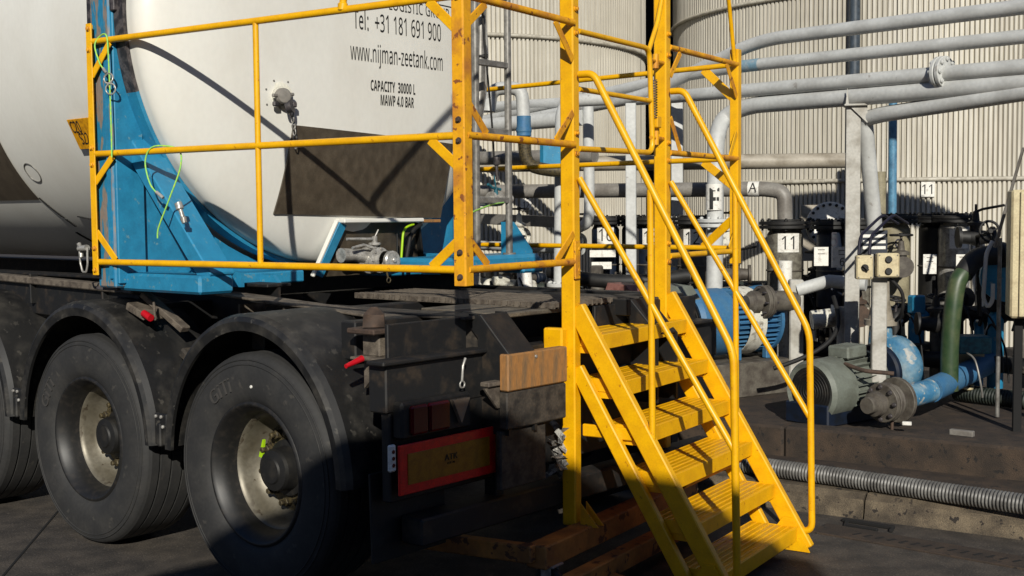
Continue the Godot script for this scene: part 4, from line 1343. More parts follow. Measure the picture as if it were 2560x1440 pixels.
# ------------------------------------------------------------------ access stairs
func build_stairs() -> void:
	var s := thing("access_stairs", "yellow steel access stairs of six open treads rising to the cage gate", "stairs")
	var zl := -4.71
	var zr := -5.65
	# stringers: an upper and a lower flat on each side
	for z in [zl, zr]:
		var st := S()
		bar(st, Vector3(-2.690, 1.225, z), Vector3(-1.955, 0.012, z), 0.042, 0.085, Vector3.UP, 0.005)
		obj("stringer", st, M.yellow, s)
		st = S()
		bar(st, Vector3(-2.690, 0.955, z), Vector3(-2.125, 0.012, z), 0.036, 0.065, Vector3.UP, 0.005)
		obj("lower_stringer", st, M.yellow, s)
		st = S()   # shoe plate
		prism(st, [Vector2(-2.17, 0.0), Vector2(-1.925, 0.0), Vector2(-2.015, 0.16), Vector2(-2.06, 0.16)], Vector3(0, 0.004, z + 0.024), Vector3(1, 0, 0), Vector3.UP, Vector3(0, 0, 0.008))
		obj("shoe_plate", st, M.yellow, s)
	# treads
	for k in 6:
		var y := 1.108 - 0.1972 * k
		var x := -2.571 + 0.1168 * k
		var t := sub("tread", s)
		var zc := (zl + zr) / 2
		var w := 0.885
		var st := S()
		box(st, Vector3(x - 0.004, y - 0.034, zc), Vector3(0.008, 0.068, w), Basis.IDENTITY, 0.002)
		box(st, Vector3(x - 0.238, y - 0.022, zc), Vector3(0.006, 0.044, w), Basis.IDENTITY, 0.002)
		for e in [-0.5, 0.5]:
			box(st, Vector3(x - 0.12, y - 0.03, zc + e * w), Vector3(0.235, 0.058, 0.006), Basis.IDENTITY, 0.002)
		obj("nosing", st, M.yellow, t)
		for i in 7:
			st = S()
			box(st, Vector3(x - 0.025 - 0.0323 * i, y - 0.008 - 0.0015 * (i % 2), zc), Vector3(0.0285, 0.014, w - 0.01), Basis.IDENTITY, 0.003)
			obj("slat", st, M.yellow, t)
		st = S()
		for i in 19:
			box(st, Vector3(x - 0.122, y - 0.018, zc - 0.42 + i * 0.0467), Vector3(0.21, 0.026, 0.006), Basis.IDENTITY, 0.0)
		obj("cross_bars", st, M.yellow, t)
		for e in [zl - 0.035, zr + 0.035]:
			st = S()
			prism(st, [Vector2(-0.23, -0.05), Vector2(0.0, -0.05), Vector2(-0.02, -0.088), Vector2(-0.20, -0.088)], Vector3(x, y, e), Vector3(1, 0, 0), Vector3.UP, Vector3(0, 0, 0.006))
			obj("bracket", st, M.yellow, t)
		for e in [zl - 0.02, zr + 0.02]:
			st = S()
			disc(st, Vector3(x - 0.02, y + 0.001, e - 0.02), Vector3(x - 0.02, y + 0.010, e - 0.02), 0.008, 6, 0.001)
			obj("bolt", st, M.yellow_worn, t)
	# handrails
	for z in [zl, zr]:
		var st := S()
		tube(st, round_path([Vector3(-2.67, 2.258, z), Vector3(-2.598, 2.258, z), Vector3(-1.943, 1.068, z), Vector3(-1.925, 0.10, z), Vector3(-2.02, 0.10, z)], 0.06), 0.0165, 12)
		obj("handrail", st, M.yellow, s)
		st = S()
		tube(st, [Vector3(-2.672, 1.802, z), Vector3(-1.938, 0.655, z)], 0.0145, 12)
		obj("mid_rail", st, M.yellow, s)
		st = S()
		tube(st, [Vector3(-2.325, 1.745, z), Vector3(-2.315, 0.62, z)], 0.0145, 12)
		obj("upright", st, M.yellow, s)
	# clamps against the trailer bumper
	var st2 := S()
	box(st2, Vector3(-2.77, 1.085, zl + 0.055), Vector3(0.10, 0.105, 0.05), Basis.IDENTITY, 0.008)
	box(st2, Vector3(-2.75, 0.99, zl + 0.05), Vector3(0.07, 0.06, 0.04), Basis.IDENTITY, 0.006)
	obj("buffer", st2, M.yellow, s)
	st2 = S()
	bar(st2, Vector3(-2.67, 0.675, zl - 0.02), Vector3(-2.42, 0.675, zl - 0.02), 0.02, 0.055)
	obj("tie", st2, M.yellow, s)
	# base frame: box beams on castors
	st2 = S()
	box(st2, Vector3(-2.648, 0.205, -5.05), Vector3(0.10, 0.10, 1.54), Basis.IDENTITY, 0.006)
	obj("base_beam", st2, M.brown_frame, s)
	st2 = S()
	box(st2, Vector3(-2.50, 0.10, -5.02), Vector3(0.075, 0.085, 1.45), Basis.IDENTITY, 0.006)
	box(st2, Vector3(-2.30, 0.05, -4.55), Vector3(0.66, 0.06, 0.05), Basis(Vector3.UP, -0.35), 0.006)
	obj("base_beam", st2, M.brown_frame, s)
	st2 = S()
	box(st2, Vector3(-3.35, 0.20, -4.27), Vector3(1.40, 0.075, 0.06), Basis(Vector3(0, 0, 1), 0.03), 0.006)
	obj("base_beam", st2, M.brown_frame, s)
	st2 = S()
	prism(st2, [Vector2(0, 0), Vector2(0.09, 0), Vector2(0.0, 0.10)], Vector3(-2.66, 0.248, -4.74), Vector3(1, 0, 0), Vector3.UP, Vector3(0, 0, 0.008))
	prism(st2, [Vector2(0, 0), Vector2(0.09, 0), Vector2(0.0, 0.10)], Vector3(-2.66, 0.248, -4.69), Vector3(1, 0, 0), Vector3.UP, Vector3(0, 0, 0.008))
	obj("gusset", st2, M.yellow_worn, s)
	for z in [-4.36, -5.72]:
		var cs := sub("castor", s)
		st2 = S()
		disc(st2, Vector3(-2.63, 0.075, z + 0.02), Vector3(-2.63, 0.075, z - 0.02), 0.074, 24, 0.01)
		obj("castor_wheel", st2, M.rubber, cs)
		st2 = S()
		box(st2, Vector3(-2.645, 0.158, z), Vector3(0.12, 0.008, 0.09), Basis.IDENTITY, 0.002)
		bar(st2, Vector3(-2.63, 0.155, z + 0.03), Vector3(-2.63, 0.07, z + 0.03), 0.05, 0.006, Vector3(0, 0, 1))
		bar(st2, Vector3(-2.63, 0.155, z - 0.03), Vector3(-2.63, 0.07, z - 0.03), 0.05, 0.006, Vector3(0, 0, 1))
		obj("castor_fork", st2, M.steel, cs)
	st2 = S()   # tarnished roller tube across the frame under the fifth tread
	tube(st2, [Vector3(-2.30, 0.44, -4.95), Vector3(-2.30, 0.44, -5.60)], 0.04, 16)
	obj("roller", st2, M.brown_frame, s)

# ------------------------------------------------------------------ pipe rack
func pipe(called: String, label: String, pts: Array, r: float, m: Material, bend := 0.12, flanges := [], group := "") -> Node3D:
	var t := thing(called, label, "pipe", group)
	var st := S()
	tube(st, round_path(pts, bend, 8), r, 20)
	obj("run", st, m, t)
	for f in flanges:   # [point, direction]
		flange_pair(t, f[0], f[1], r, m)
	return t

func flange_pair(t: Node, p: Vector3, d: Vector3, r: float, m: Material) -> void:
	var n := d.normalized()
	var st := S()
	disc(st, p - n * 0.032, p - n * 0.004, r * 2.05, 28, 0.004)
	disc(st, p + n * 0.004, p + n * 0.032, r * 2.05, 28, 0.004)
	disc(st, p - n * 0.004, p + n * 0.004, r * 1.4, 24, 0.001)
	obj("flange", st, m, t)
	var b := frame(n)
	var bs := S()
	tube(bs, [Vector3(-0.05, 0, 0), Vector3(0.05, 0, 0)], 0.009, 6)
	disc(bs, Vector3(-0.046, 0, 0), Vector3(-0.033, 0, 0), 0.016, 6, 0.002)
	disc(bs, Vector3(0.033, 0, 0), Vector3(0.046, 0, 0), 0.016, 6, 0.002)
	bs.generate_normals()
	var me := bs.commit()
	for i in 8:
		var a := TAU * i / 8.0
		same("bolt", me, m, t, Transform3D(b, p + (b.y * cos(a) + b.z * sin(a)) * r * 1.66))

func build_pipes() -> void:
	var pd := Vector3(0.948, 0, 0.33).normalized()
	pipe("overhead_pipe", "topmost grey pipe of the rack, stepping down behind the gate post", [Vector3(-6.9, 2.47, -9.95), Vector3(-4.62, 2.62, -9.24), Vector3(-3.46, 2.945, -8.87), Vector3(-0.45, 2.885, -7.82)], 0.050, M.pipe, 0.25)
	pipe("overhead_pipe", "second grey pipe from the top of the rack with a blue painted patch", [Vector3(-6.9, 2.56, -10.05), Vector3(-4.28, 2.745, -9.14), Vector3(-3.63, 2.765, -8.92), Vector3(-0.45, 2.70, -7.82)], 0.046, M.pipe, 0.2)
	var st := S()
	tube(st, [Vector3(-3.66, 2.763, -8.93), Vector3(-3.44, 2.761, -8.853)], 0.0475, 20, false)
	tag(obj("paint_patch", st, M.blue_pale), "faded blue painted patch on the second rack pipe", "paint patch")
	pipe("overhead_pipe", "third grey pipe of the rack, with a bolted flange near its right end", [Vector3(-7.6, 2.72, -10.2), Vector3(-6.49, 2.68, -9.9), Vector3(-4.41, 2.592, -9.19), Vector3(-0.45, 2.512, -7.82)], 0.052, M.pipe, 0.2, [[Vector3(-1.985, 2.553, -8.355), pd]])
	pipe("letter_pipe", "thick grey pipe bending down to a column marked F", [Vector3(-0.45, 2.422, -7.84), Vector3(-3.55, 2.462, -8.92), Vector3(-3.80, 2.40, -9.0), Vector3(-3.77, 2.22, -8.78), Vector3(-3.77, 0.95, -8.75)], 0.064, M.pipe, 0.20, [[Vector3(-3.77, 1.56, -8.75), Vector3.UP]])
	pipe("drop_pipe", "grey pipe under the rack turning down into a column by the blue post", [Vector3(-0.45, 2.44, -7.84), Vector3(-1.45, 2.375, -8.18), Vector3(-2.42, 2.315, -8.56), Vector3(-2.58, 2.295, -8.64), Vector3(-2.57, 1.45, -8.90)], 0.055, M.pipe, 0.06)
	pipe("beige_pipe", "thick weathered beige pipe running level behind the grey post", [Vector3(-6.6, 2.10, -9.2), Vector3(-3.36, 2.11, -11.25)], 0.070, M.pipe_beige, 0.1)
	var a := pipe("letter_pipe", "dull grey pipe marked A curving down onto a black flange", [Vector3(-6.4, 1.845, -8.93), Vector3(-3.60, 1.828, -9.413), Vector3(-3.46, 1.80, -9.433), Vector3(-3.452, 1.56, -9.433)], 0.061, M.pipe_dull, 0.2)
	# painted bands and letters
	st = S()
	var ad := (Vector3(-3.60, 1.828, -9.413) - Vector3(-6.4, 1.845, -8.93)).normalized()
	var ac := Vector3(-6.4, 1.845, -8.93) + ad * 2.74
	tube(st, [ac - ad * 0.045, ac + ad * 0.045], 0.0625, 20, false)
	obj("white_band", st, M.sign, a)
	text_part("letter", a, "A", 0.075, ac + Vector3(0.17, 0.20, 0.97).normalized() * 0.066, Vector3(0.17, 0.20, 0.97), M.ink, 1.0)
	var f := thing("column_mark", "white bands with a black letter F painted round the grey column", "pipe marking")
	for y in [[1.66, 1.86]]:
		st = S()
		tube(st, [Vector3(-3.77, y[0], -8.75), Vector3(-3.77, y[1], -8.75)], 0.0655, 20, false)
		obj("white_band", st, M.sign, f)
	text_round("letter", f, "F", 0.165, Vector3(-3.77, 1.745, -8.75), 0.069, 0.36, M.ink, 0.85, true)
	# white down pipes and posts near the stair
	pipe("white_pipe", "off-white pipe with a top elbow standing left of the stair post", [Vector3(-4.55, 2.545, -8.55), Vector3(-4.93, 2.545, -8.50), Vector3(-4.96, 2.44, -8.46), Vector3(-4.98, 0.98, -8.45)], 0.052, M.pipe, 0.09, [[Vector3(-4.98, 1.05, -8.45), Vector3.UP]])
	pipe("white_pipe", "off-white pipe ending in a short hook behind the stair handrail", [Vector3(-4.98, 2.68, -8.93), Vector3(-4.97, 1.66, -8.93), Vector3(-5.00, 1.56, -8.95), Vector3(-5.13, 1.52, -9.02)], 0.046, M.pipe, 0.09)
	st = S()
	box(st, Vector3(-4.54, 1.40, -8.85), Vector3(0.085, 2.26, 0.05), Basis(Vector3.UP, 0.4), 0.006)
	tag(obj("rack_post", st, M.pipe), "flat off-white rack post standing behind the left stair handrail", "post")
	st = S()
	box(st, Vector3(-4.48, 1.45, -9.60), Vector3(0.10, 2.36, 0.10), Basis(Vector3.UP, 0.4), 0.006)
	tag(obj("rack_post", st, M.pipe), "grey steel post in the shade right behind the tall right stair post", "post")
	# H-section post carrying the rack
	var h := thing("steel_post", "pale H-section steel post carrying the pipe rack, capped by a plate", "post")
	st = S()
	var hb := Basis(Vector3.UP, 0.35)
	box(st, Vector3(-2.635, 1.325, -8.56), Vector3(0.10, 2.12, 0.010), hb, 0.003)
	box(st, Vector3(-2.635, 1.325, -8.56) + hb * Vector3(0.0, 0, -0.09), Vector3(0.10, 2.12, 0.010), hb, 0.003)
	box(st, Vector3(-2.635, 1.325, -8.56) + hb * Vector3(0, 0, -0.045), Vector3(0.010, 2.12, 0.08), hb, 0.0)
	obj("shaft", st, M.post, h)
	st = S()
	box(st, Vector3(-2.63, 2.388, -8.59), Vector3(0.16, 0.014, 0.16), hb, 0.003)
	prism(st, [Vector2(-0.06, 0), Vector2(0.06, 0), Vector2(0.06, -0.12)], Vector3(-2.60, 2.38, -8.56), hb * Vector3(1, 0, 0), Vector3.UP, hb * Vector3(0, 0, 0.012))
	obj("cap_plate", st, M.post, h)
	st = S()
	prism(st, [Vector2(-0.010, 0), Vector2(0.010, 0), Vector2(0.0, 0.11)], Vector3(-2.665, 2.395, -8.52), hb * Vector3(1, 0, 0), Vector3.UP, Vector3(0, 0, 0.01))
	obj("spike", st, M.post, h)
	# blue post and green-grey pipe behind it
	pipe("blue_post", "slim blue vertical pipe in front of the right ribbed tank", [Vector3(-3.05, 0.3, -11.09), Vector3(-3.06, 2.75, -11.09)], 0.038, M.blue_post)
	pipe("short_pipe", "dull olive vertical pipe beside the slim blue pipe", [Vector3(-3.02, 0.6, -10.6), Vector3(-3.03, 1.98, -10.6)], 0.052, M.beige_cyl)
	# hangers in the left group: blue fitting, elbow, box
	var b := thing("loading_elbow", "white pipe end with blue coupling and brown elbow, seen through the tank ladder", "pipe fitting")
	st = S()
	tube(st, round_path([Vector3(-5.35, 2.45, -8.0), Vector3(-5.34, 2.63, -8.02), Vector3(-5.12, 2.63, -8.12), Vector3(-5.11, 2.39, -8.13)], 0.09), 0.052, 18)
	obj("pipe_end", st, M.pipe, b)
	st = S()
	lathe(st, Vector3(-5.11, 2.41, -8.13), Vector3.DOWN, [Vector2(0.0, 0), Vector2(0.056, 0), Vector2(0.056, 0.09), Vector2(0.062, 0.09), Vector2(0.062, 0.12), Vector2(0.058, 0.13), Vector2(0.058, 0.155), Vector2(0.0, 0.155)], 20)
	obj("coupling", st, M.blue_pump, b)
	st = S()
	tube(st, round_path([Vector3(-5.11, 2.26, -8.13), Vector3(-5.10, 2.02, -8.14), Vector3(-4.93, 1.98, -8.28), Vector3(-4.80, 1.98, -8.36)], 0.16), 0.050, 18)
	disc(st, Vector3(-5.11, 2.23, -8.13), Vector3(-5.11, 2.20, -8.13), 0.066, 18)
	obj("elbow", st, M.nut, b)
	st = S()
	box(st, Vector3(-5.02, 2.12, -8.42), Vector3(0.20, 0.24, 0.14), Basis(Vector3.UP, 0.45), 0.03)
	tag(obj("junction_box", st, M.blue), "bright blue rounded box beside the brown pipe elbow", "box")
	pipe("header_pipe", "thick grey header pipe passing level behind the tank ladder", [Vector3(-7.6, 2.42, -9.3), Vector3(-5.02, 2.44, -8.9)], 0.066, M.pipe, 0.1)
	pipe("header_pipe", "lower dull grey pipe behind the blue coupling left of the stair post", [Vector3(-7.2, 2.16, -9.1), Vector3(-4.9, 2.12, -8.9)], 0.06, M.pipe_dull, 0.1)
	pipe("ground_pipe", "thin white pipe lying low in front of the left ribbed tank", [Vector3(-7.6, 1.36, -9.9), Vector3(-5.2, 1.33, -9.2)], 0.045, M.pipe)
	st = S()
	bar(st, Vector3(-7.4, 1.62, -10.1), Vector3(-5.1, 1.56, -9.1), 0.05, 0.10)
	tag(obj("cable_tray", st, M.pipe_dull), "brown grey horizontal channel fixed before the left ribbed tank", "cable tray")
	st = S()
	tube(st, [Vector3(-6.1, 0.95, -9.2), Vector3(-3.2, 0.98, -10.4)], 0.07, 14)
	tag(obj("header_pipe", st, M.hose_dark), "dark thick pipe low behind the numbered cylinders", "pipe")
	# added pipe, out of view, shaped to cast a bent shadow on the right tank
	var arm := thing("shadow_pipe", "added tall bent pipe, out of view right of the cabinet, shaped to cast a shadow", "shadow caster")
	st = S()
	tube(st, round_path([Vector3(-1.75, 3.97, -8.45), Vector3(-0.45, 3.86, -8.72), Vector3(0.02, 3.50, -8.94), Vector3(0.12, 2.9, -9.0), Vector3(0.12, 0.27, -9.0)], 0.35, 8), 0.13, 20)
	obj("bent_pipe", st, M.pipe, arm)
	st = S()
	disc(st, Vector3(0.12, 0.27, -9.0), Vector3(0.12, 0.30, -9.0), 0.24, 24)
	obj("foot_flange", st, M.pipe_dull, arm)
	st = S()
	tube(st, smooth_path([Vector3(-5.25, 1.16, -8.75), Vector3(-4.85, 1.10, -8.72), Vector3(-4.45, 1.09, -8.85), Vector3(-4.15, 1.13, -9.1)]), 0.058, 14)
	tag(obj("rubber_hose", st, M.black), "thick black hose sagging below the long white boards", "hose")
	# number plates on the tanks
	for e in [[Vector3(-6.91, 1.79, -11.01), "12", "white number plate 12 on the left ribbed tank behind the ladder valve"], [Vector3(-3.08, 1.85, -12.44), "11", "white number plate 11 fixed to the right ribbed tank"]]:
		var n := thing("number_plate", e[2], "sign")
		var zc: Vector3 = Vector3(-4.06, 0, -14.96) if e[1] == "11" else Vector3(-9.09, 0, -12.43)
		var R := 2.715 if e[1] == "11" else 2.615
		var dir: Vector3 = Vector3(e[0].x - zc.x, 0, e[0].z - zc.z).normalized()
		var p := zc + dir * R + Vector3(0, e[0].y, 0)
		st = S()
		var yy := Vector3.UP
		box(st, p, Vector3(0.13, 0.15 if e[1] == "11" else 0.22, 0.008), Basis(yy.cross(dir), yy, dir), 0.002)
		obj("plate", st, M.sign, n)
		if e[1] == "11":
			text_part("number", n, "11", 0.095, p + dir * 0.006, dir, M.ink, 0.9)
		else:
			text_part("number", n, "12", 0.075, p + dir * 0.006 + Vector3(0, 0.045, 0), dir, M.ink, 0.7)
			text_part("number", n, "12", 0.075, p + dir * 0.006 - Vector3(0, 0.055, 0), dir, M.ink, 0.7)

# ------------------------------------------------------------------ pumps, valves, numbered cylinders
func cylinder_unit(label: String, x: float, z: float, y0: float, y1: float, r: float, body: Material, number := "", num_y := 0.0, num_m: Material = null, plate := true, ang := 0.57) -> Node3D:
	var t := thing("filter_vessel", label, "filter vessel", "numbered upright vessels by the pumps")
	var st := S()
	lathe(st, Vector3(x, y0, z), Vector3.UP, [Vector2(0, 0), Vector2(r, 0), Vector2(r, y1 - y0 - 0.10), Vector2(r * 0.86, y1 - y0 - 0.07), Vector2(r * 0.80, y1 - y0 - 0.02), Vector2(0, y1 - y0 - 0.02)], 28)
	obj("body", st, body, t)
	st = S()
	disc(st, Vector3(x, y1 - 0.055, z), Vector3(x, y1 - 0.028, z), r * 1.45, 28, 0.004)
	disc(st, Vector3(x, y1 - 0.024, z), Vector3(x, y1 + 0.004, z), r * 1.45, 28, 0.004)
	disc(st, Vector3(x, y1 - 0.03, z), Vector3(x, y1 + 0.02, z), r * 0.9, 20, 0.004)
	obj("flange", st, M.black, t)
	var bs := S()
	tube(bs, [Vector3(0, -0.07, 0), Vector3(0, 0.028, 0)], 0.009, 6)
	disc(bs, Vector3(0, 0.004, 0), Vector3(0, 0.018, 0), 0.016, 6, 0.002)
	bs.generate_normals()
	var me := bs.commit()
	for i in 8:
		var a := TAU * (i + 0.5) / 8.0
		same("bolt", me, M.black, t, Transform3D(Basis.IDENTITY, Vector3(x + cos(a) * r * 1.25, y1, z + sin(a) * r * 1.25)))
	st = S()
	disc(st, Vector3(x, y0 + (y1 - y0) * 0.42, z), Vector3(x, y0 + (y1 - y0) * 0.42 + 0.012, z), r * 1.06, 28, 0.003)
	obj("strap", st, M.pump_grey, t)
	if number != "":
		var d := Vector3(sin(ang), 0, cos(ang))
		if plate:
			st = S()
			var w := 0.62
			for k in 8:
				var a0 := ang - w + 2 * w * k / 8.0
				var a1 := ang - w + 2 * w * (k + 1) / 8.0
				st.set_smooth_group(1)
				var rr := r + 0.003
				quad(st, Vector3(x + sin(a0) * rr, num_y - 0.075, z + cos(a0) * rr), Vector3(x + sin(a1) * rr, num_y - 0.075, z + cos(a1) * rr), Vector3(x + sin(a1) * rr, num_y + 0.075, z + cos(a1) * rr), Vector3(x + sin(a0) * rr, num_y + 0.075, z + cos(a0) * rr), d)
			obj("number_plate", st, M.sign, t)
		text_round("number", t, number, 0.105, Vector3(x, num_y, z), r + 0.006, ang, num_m if num_m != null else M.ink, 0.85)
	return t

func hand_wheel(parent: Node, c: Vector3, axis: Vector3, r: float, m: Material) -> void:
	var st := S()
	ring_torus(st, c, axis, r, 0.009, 22, 6)
	var b := frame(axis)
	for i in 4:
		var a := TAU * i / 4.0 + 0.3
		tube(st, [c, c + (b.y * cos(a) + b.z * sin(a)) * r], 0.006, 6)
	disc(st, c - b.x * 0.012, c + b.x * 0.016, 0.018, 10, 0.003)
	obj("hand_wheel", st, m, parent)

func gate_valve(label: String, p: Vector3, dir: Vector3, s: float, m: Material, wheel := true) -> Node3D:
	var t := thing("gate_valve", label, "valve", "small valves among the pumps")
	var d := dir.normalized()
	var st := S()
	lathe(st, p - d * 0.14 * s, d, [Vector2(0, 0), Vector2(0.085, 0) * s, Vector2(0.085, 0.025) * s, Vector2(0.05, 0.03) * s, Vector2(0.055, 0.09) * s, Vector2(0.07, 0.14) * s, Vector2(0.055, 0.19) * s, Vector2(0.05, 0.25) * s, Vector2(0.085, 0.255) * s, Vector2(0.085, 0.28) * s, Vector2(0, 0.28 * s)], 20)
	obj("body", st, m, t)
	st = S()
	lathe(st, p, Vector3.UP, [Vector2(0.045, 0.0) * s, Vector2(0.045, 0.09) * s, Vector2(0.065, 0.09) * s, Vector2(0.065, 0.115) * s, Vector2(0.03, 0.13) * s, Vector2(0.022, 0.20) * s, Vector2(0.010, 0.21) * s, Vector2(0.010, 0.26) * s], 14)
	obj("bonnet", st, m, t)
	if wheel:
		hand_wheel(t, p + Vector3(0, 0.25 * s, 0), Vector3.UP, 0.085 * s, M.black)
	else:
		st = S()
		tube(st, [p + Vector3(0, 0.20 * s, 0), p + Vector3(0.05, 0.22 * s, 0.02), p + Vector3(0.22 * s, 0.25 * s, 0.05)], 0.010, 8)
		obj("lever", st, M.black, t)
	return t

func motor(label: String, p: Vector3, q: Vector3, r: float, m: Material, fins := 26, box_on := true) -> Node3D:
	var t := thing("pump_motor", label, "electric motor")
	var d := (q - p).normalized()
	var l := p.distance_to(q)
	var b := frame(d)
	var st := S()
	lathe(st, p, d, [Vector2(r * 0.80, 0.012), Vector2(r * 0.92, 0.0), Vector2(r * 1.02, 0.03), Vector2(r * 1.02, l * 0.42), Vector2(r * 0.9, l * 0.43)], 40)
	obj("fan_cover", st, m, t)
	st = S()
	lathe(st, p + d * 0.012, d, [Vector2(0, 0), Vector2(r * 0.80, 0.0)], 40)
	for i in 6:
		ring_torus(st, p + d * 0.012, d, r * (0.2 + 0.1 * i), 0.004, 32, 4)
	obj("fan_grille", st, M.black, t)
	st = S()
	lathe(st, p + d * l * 0.40, d, [Vector2(r * 0.84, 0.0), Vector2(r * 0.84, l * 0.55)], 36)
	obj("body", st, m, t)
	var fs := S()
	box(fs, Vector3(0, r * 0.91, 0), Vector3(l * 0.50, r * 0.17, 0.006), Basis.IDENTITY, 0.002)
	fs.generate_normals()
	var me := fs.commit()
	for i in fins:
		var a := TAU * i / fins
		same("fin", me, m, t, Transform3D(b * Basis(Vector3(1, 0, 0), a), p + d * l * 0.69))
	st = S()
	lathe(st, p + d * l * 0.94, d, [Vector2(r * 0.7, 0.0), Vector2(r * 1.04, 0.0), Vector2(r * 1.04, 0.03), Vector2(r * 0.5, 0.06), Vector2(r * 0.2, 0.07), Vector2(r * 0.2, 0.12), Vector2(0, 0.12)], 36)
	obj("end_shield", st, m, t)
	for e in [0.5, 0.88]:
		for s in [-1.0, 1.0]:
			st = S()
			box(st, p + d * l * e - Vector3(0, r * 0.95, 0) + b.z * s * r * 0.6, Vector3(0.06, r * 0.4, 0.05), b, 0.006)
			obj("foot", st, m, t)
	if box_on:
		st = S()
		box(st, p + d * l * 0.66 + b.y * r * 1.12 + b.z * r * 0.05, Vector3(0.20, r * 0.42, 0.17), b, 0.012)
		obj("terminal_box", st, m, t)
	return t

func build_pumps() -> void:
	# nearest pump set
	motor("olive grey motor with cooling fins at the low wall, its round end grille black", Vector3(-2.60, 0.485, -7.56), Vector3(-2.40, 0.51, -8.10), 0.198, M.motor)
	var p := thing("centrifugal_pump", "scuffed blue and white pump casing behind the olive grey motor", "pump")
	var st := S()
	var pa := Vector3(0.35, 0, -0.94).normalized()
	lathe(st, Vector3(-2.37, 0.55, -8.17), pa, [Vector2(0, 0), Vector2(0.19, 0.0), Vector2(0.20, 0.02), Vector2(0.20, 0.05), Vector2(0.13, 0.07), Vector2(0.13, 0.13)], 32)
	obj("guard", st, M.blue_dark, p)
	st = S()
	lathe(st, Vector3(-2.33, 0.58, -8.30), pa, [Vector2(0.10, 0), Vector2(0.19, 0.02), Vector2(0.21, 0.06), Vector2(0.21, 0.14), Vector2(0.18, 0.18), Vector2(0.0, 0.19)], 32, true)
	tube(st, [Vector3(-2.38, 0.65, -8.38), Vector3(-2.38, 0.92, -8.38)], [0.09, 0.07], 18)
	obj("volute", st, M.blue_worn, p)
	st = S()
	tube(st, [Vector3(-2.38, 0.86, -8.38), Vector3(-2.38, 0.90, -8.38)], 0.11, 20)
	tube(st, [Vector3(-2.38, 0.90, -8.38), Vector3(-2.38, 1.02, -8.38), Vector3(-2.38, 1.16, -8.38)], [0.085, 0.06, 0.055], 18)
	obj("neck", st, M.pipe_beige, p)
	st = S()
	box(st, Vector3(-2.52, 0.34, -7.85), Vector3(0.35, 0.14, 0.6), Basis(Vector3.UP, -0.35), 0.01)
	obj("plinth", st, M.blue_dark, p)
	# suction valve and its pipe
	var v := thing("suction_valve", "dirty grey flanged suction valve with round end cap at the low wall", "valve")
	var vd := Vector3(0.22, 0.02, -0.55).normalized()
	var v0 := Vector3(-2.20, 0.44, -7.46)
	st = S()
	lathe(st, v0, vd, [Vector2(0, 0), Vector2(0.050, 0.0), Vector2(0.052, 0.012), Vector2(0.052, 0.05), Vector2(0.075, 0.06), Vector2(0.08, 0.10), Vector2(0.06, 0.12), Vector2(0.06, 0.15)], 24)
	obj("end_cap", st, M.pump_grey, v)
	st = S()
	disc(st, v0 + vd * 0.14, v0 + vd * 0.17, 0.125, 28)
	disc(st, v0 + vd * 0.178, v0 + vd * 0.205, 0.125, 28)
	lathe(st, v0 + vd * 0.2, vd, [Vector2(0.09, 0), Vector2(0.11, 0.04), Vector2(0.09, 0.09)], 24)
	disc(st, v0 + vd * 0.28, v0 + vd * 0.31, 0.145, 28)
	obj("flange", st, M.pump_grey, v)
	var vb := frame(vd)
	for i in 8:
		var a := TAU * i / 8.0
		st = S()
		var bp := v0 + (vb.y * cos(a) + vb.z * sin(a)) * 0.103
		tube(st, [bp + vd * 0.12, bp + vd * 0.22], 0.009, 6)
		disc(st, bp + vd * 0.125, bp + vd * 0.139, 0.016, 6, 0.002)
		obj("bolt", st, M.steel_scraped, v)
	st = S()
	tube(st, [v0 + vd * 0.22 + Vector3(0.02, -0.09, 0), v0 + vd * 0.22 + Vector3(0.02, -0.26, 0)], 0.011, 8)
	obj("drain_rod", st, M.rust, v)
	st = S()
	tube(st, round_path([Vector3(-2.42, 0.66, -7.72), Vector3(-2.28, 0.63, -7.66), Vector3(-2.10, 0.62, -7.70)], 0.05), 0.014, 8)
	obj("lever", st, M.rust, v)
	pipe("suction_pipe", "blue and white suction pipe slanting back from the flanged valve", [v0 + vd * 0.30, v0 + vd * 0.30 + Vector3(0.13, 0.03, -0.30)], 0.075, M.blue_worn)
	pipe("suction_pipe", "rear length of the suction pipe running back under the green hose", [v0 + vd * 0.30 + Vector3(0.132, 0.03, -0.305), Vector3(-1.80, 0.56, -9.2)], 0.080, M.blue_pump)
	# control boxes on their post
	st = S()
	box(st, Vector3(-2.27, 0.78, -7.95), Vector3(0.095, 0.86, 0.055), Basis(Vector3.UP, 0.5), 0.006)
	tag(obj("control_post", st, M.post), "weathered flat grey post carrying two cream control boxes", "post")
	var dface := Vector3(0.45, 0.0, 0.89).normalized()
	var dside := Vector3.UP.cross(dface).normalized()
	for e in [[Vector3(-2.345, 1.28, -7.86), 0.105, 1], [Vector3(-2.205, 1.295, -7.90), 0.14, 2]]:
		var cb := thing("control_box", "small cream switch box with one black rotary knob" if e[2] == 1 else "larger cream switch box with two black buttons", "control box")
		st = S()
		box(st, e[0], Vector3(e[1], 0.155, 0.08), Basis(dside, Vector3.UP, dface), 0.008)
		obj("case", st, M.cream, cb)
		for k in e[2]:
			st = S()
			var kp: Vector3 = e[0] + dface * 0.04 + Vector3(0, 0.0 if e[2] == 1 else (0.038 - 0.076 * k), 0)
			disc(st, kp, kp + dface * 0.016, 0.022, 16, 0.003)
			if e[2] == 1:
				box(st, kp + dface * 0.024, Vector3(0.014, 0.05, 0.02), Basis(dside, Vector3.UP, dface) * Basis(Vector3(0, 0, 1), 0.8), 0.003)
			obj("knob", st, M.black, cb)
		st = S()
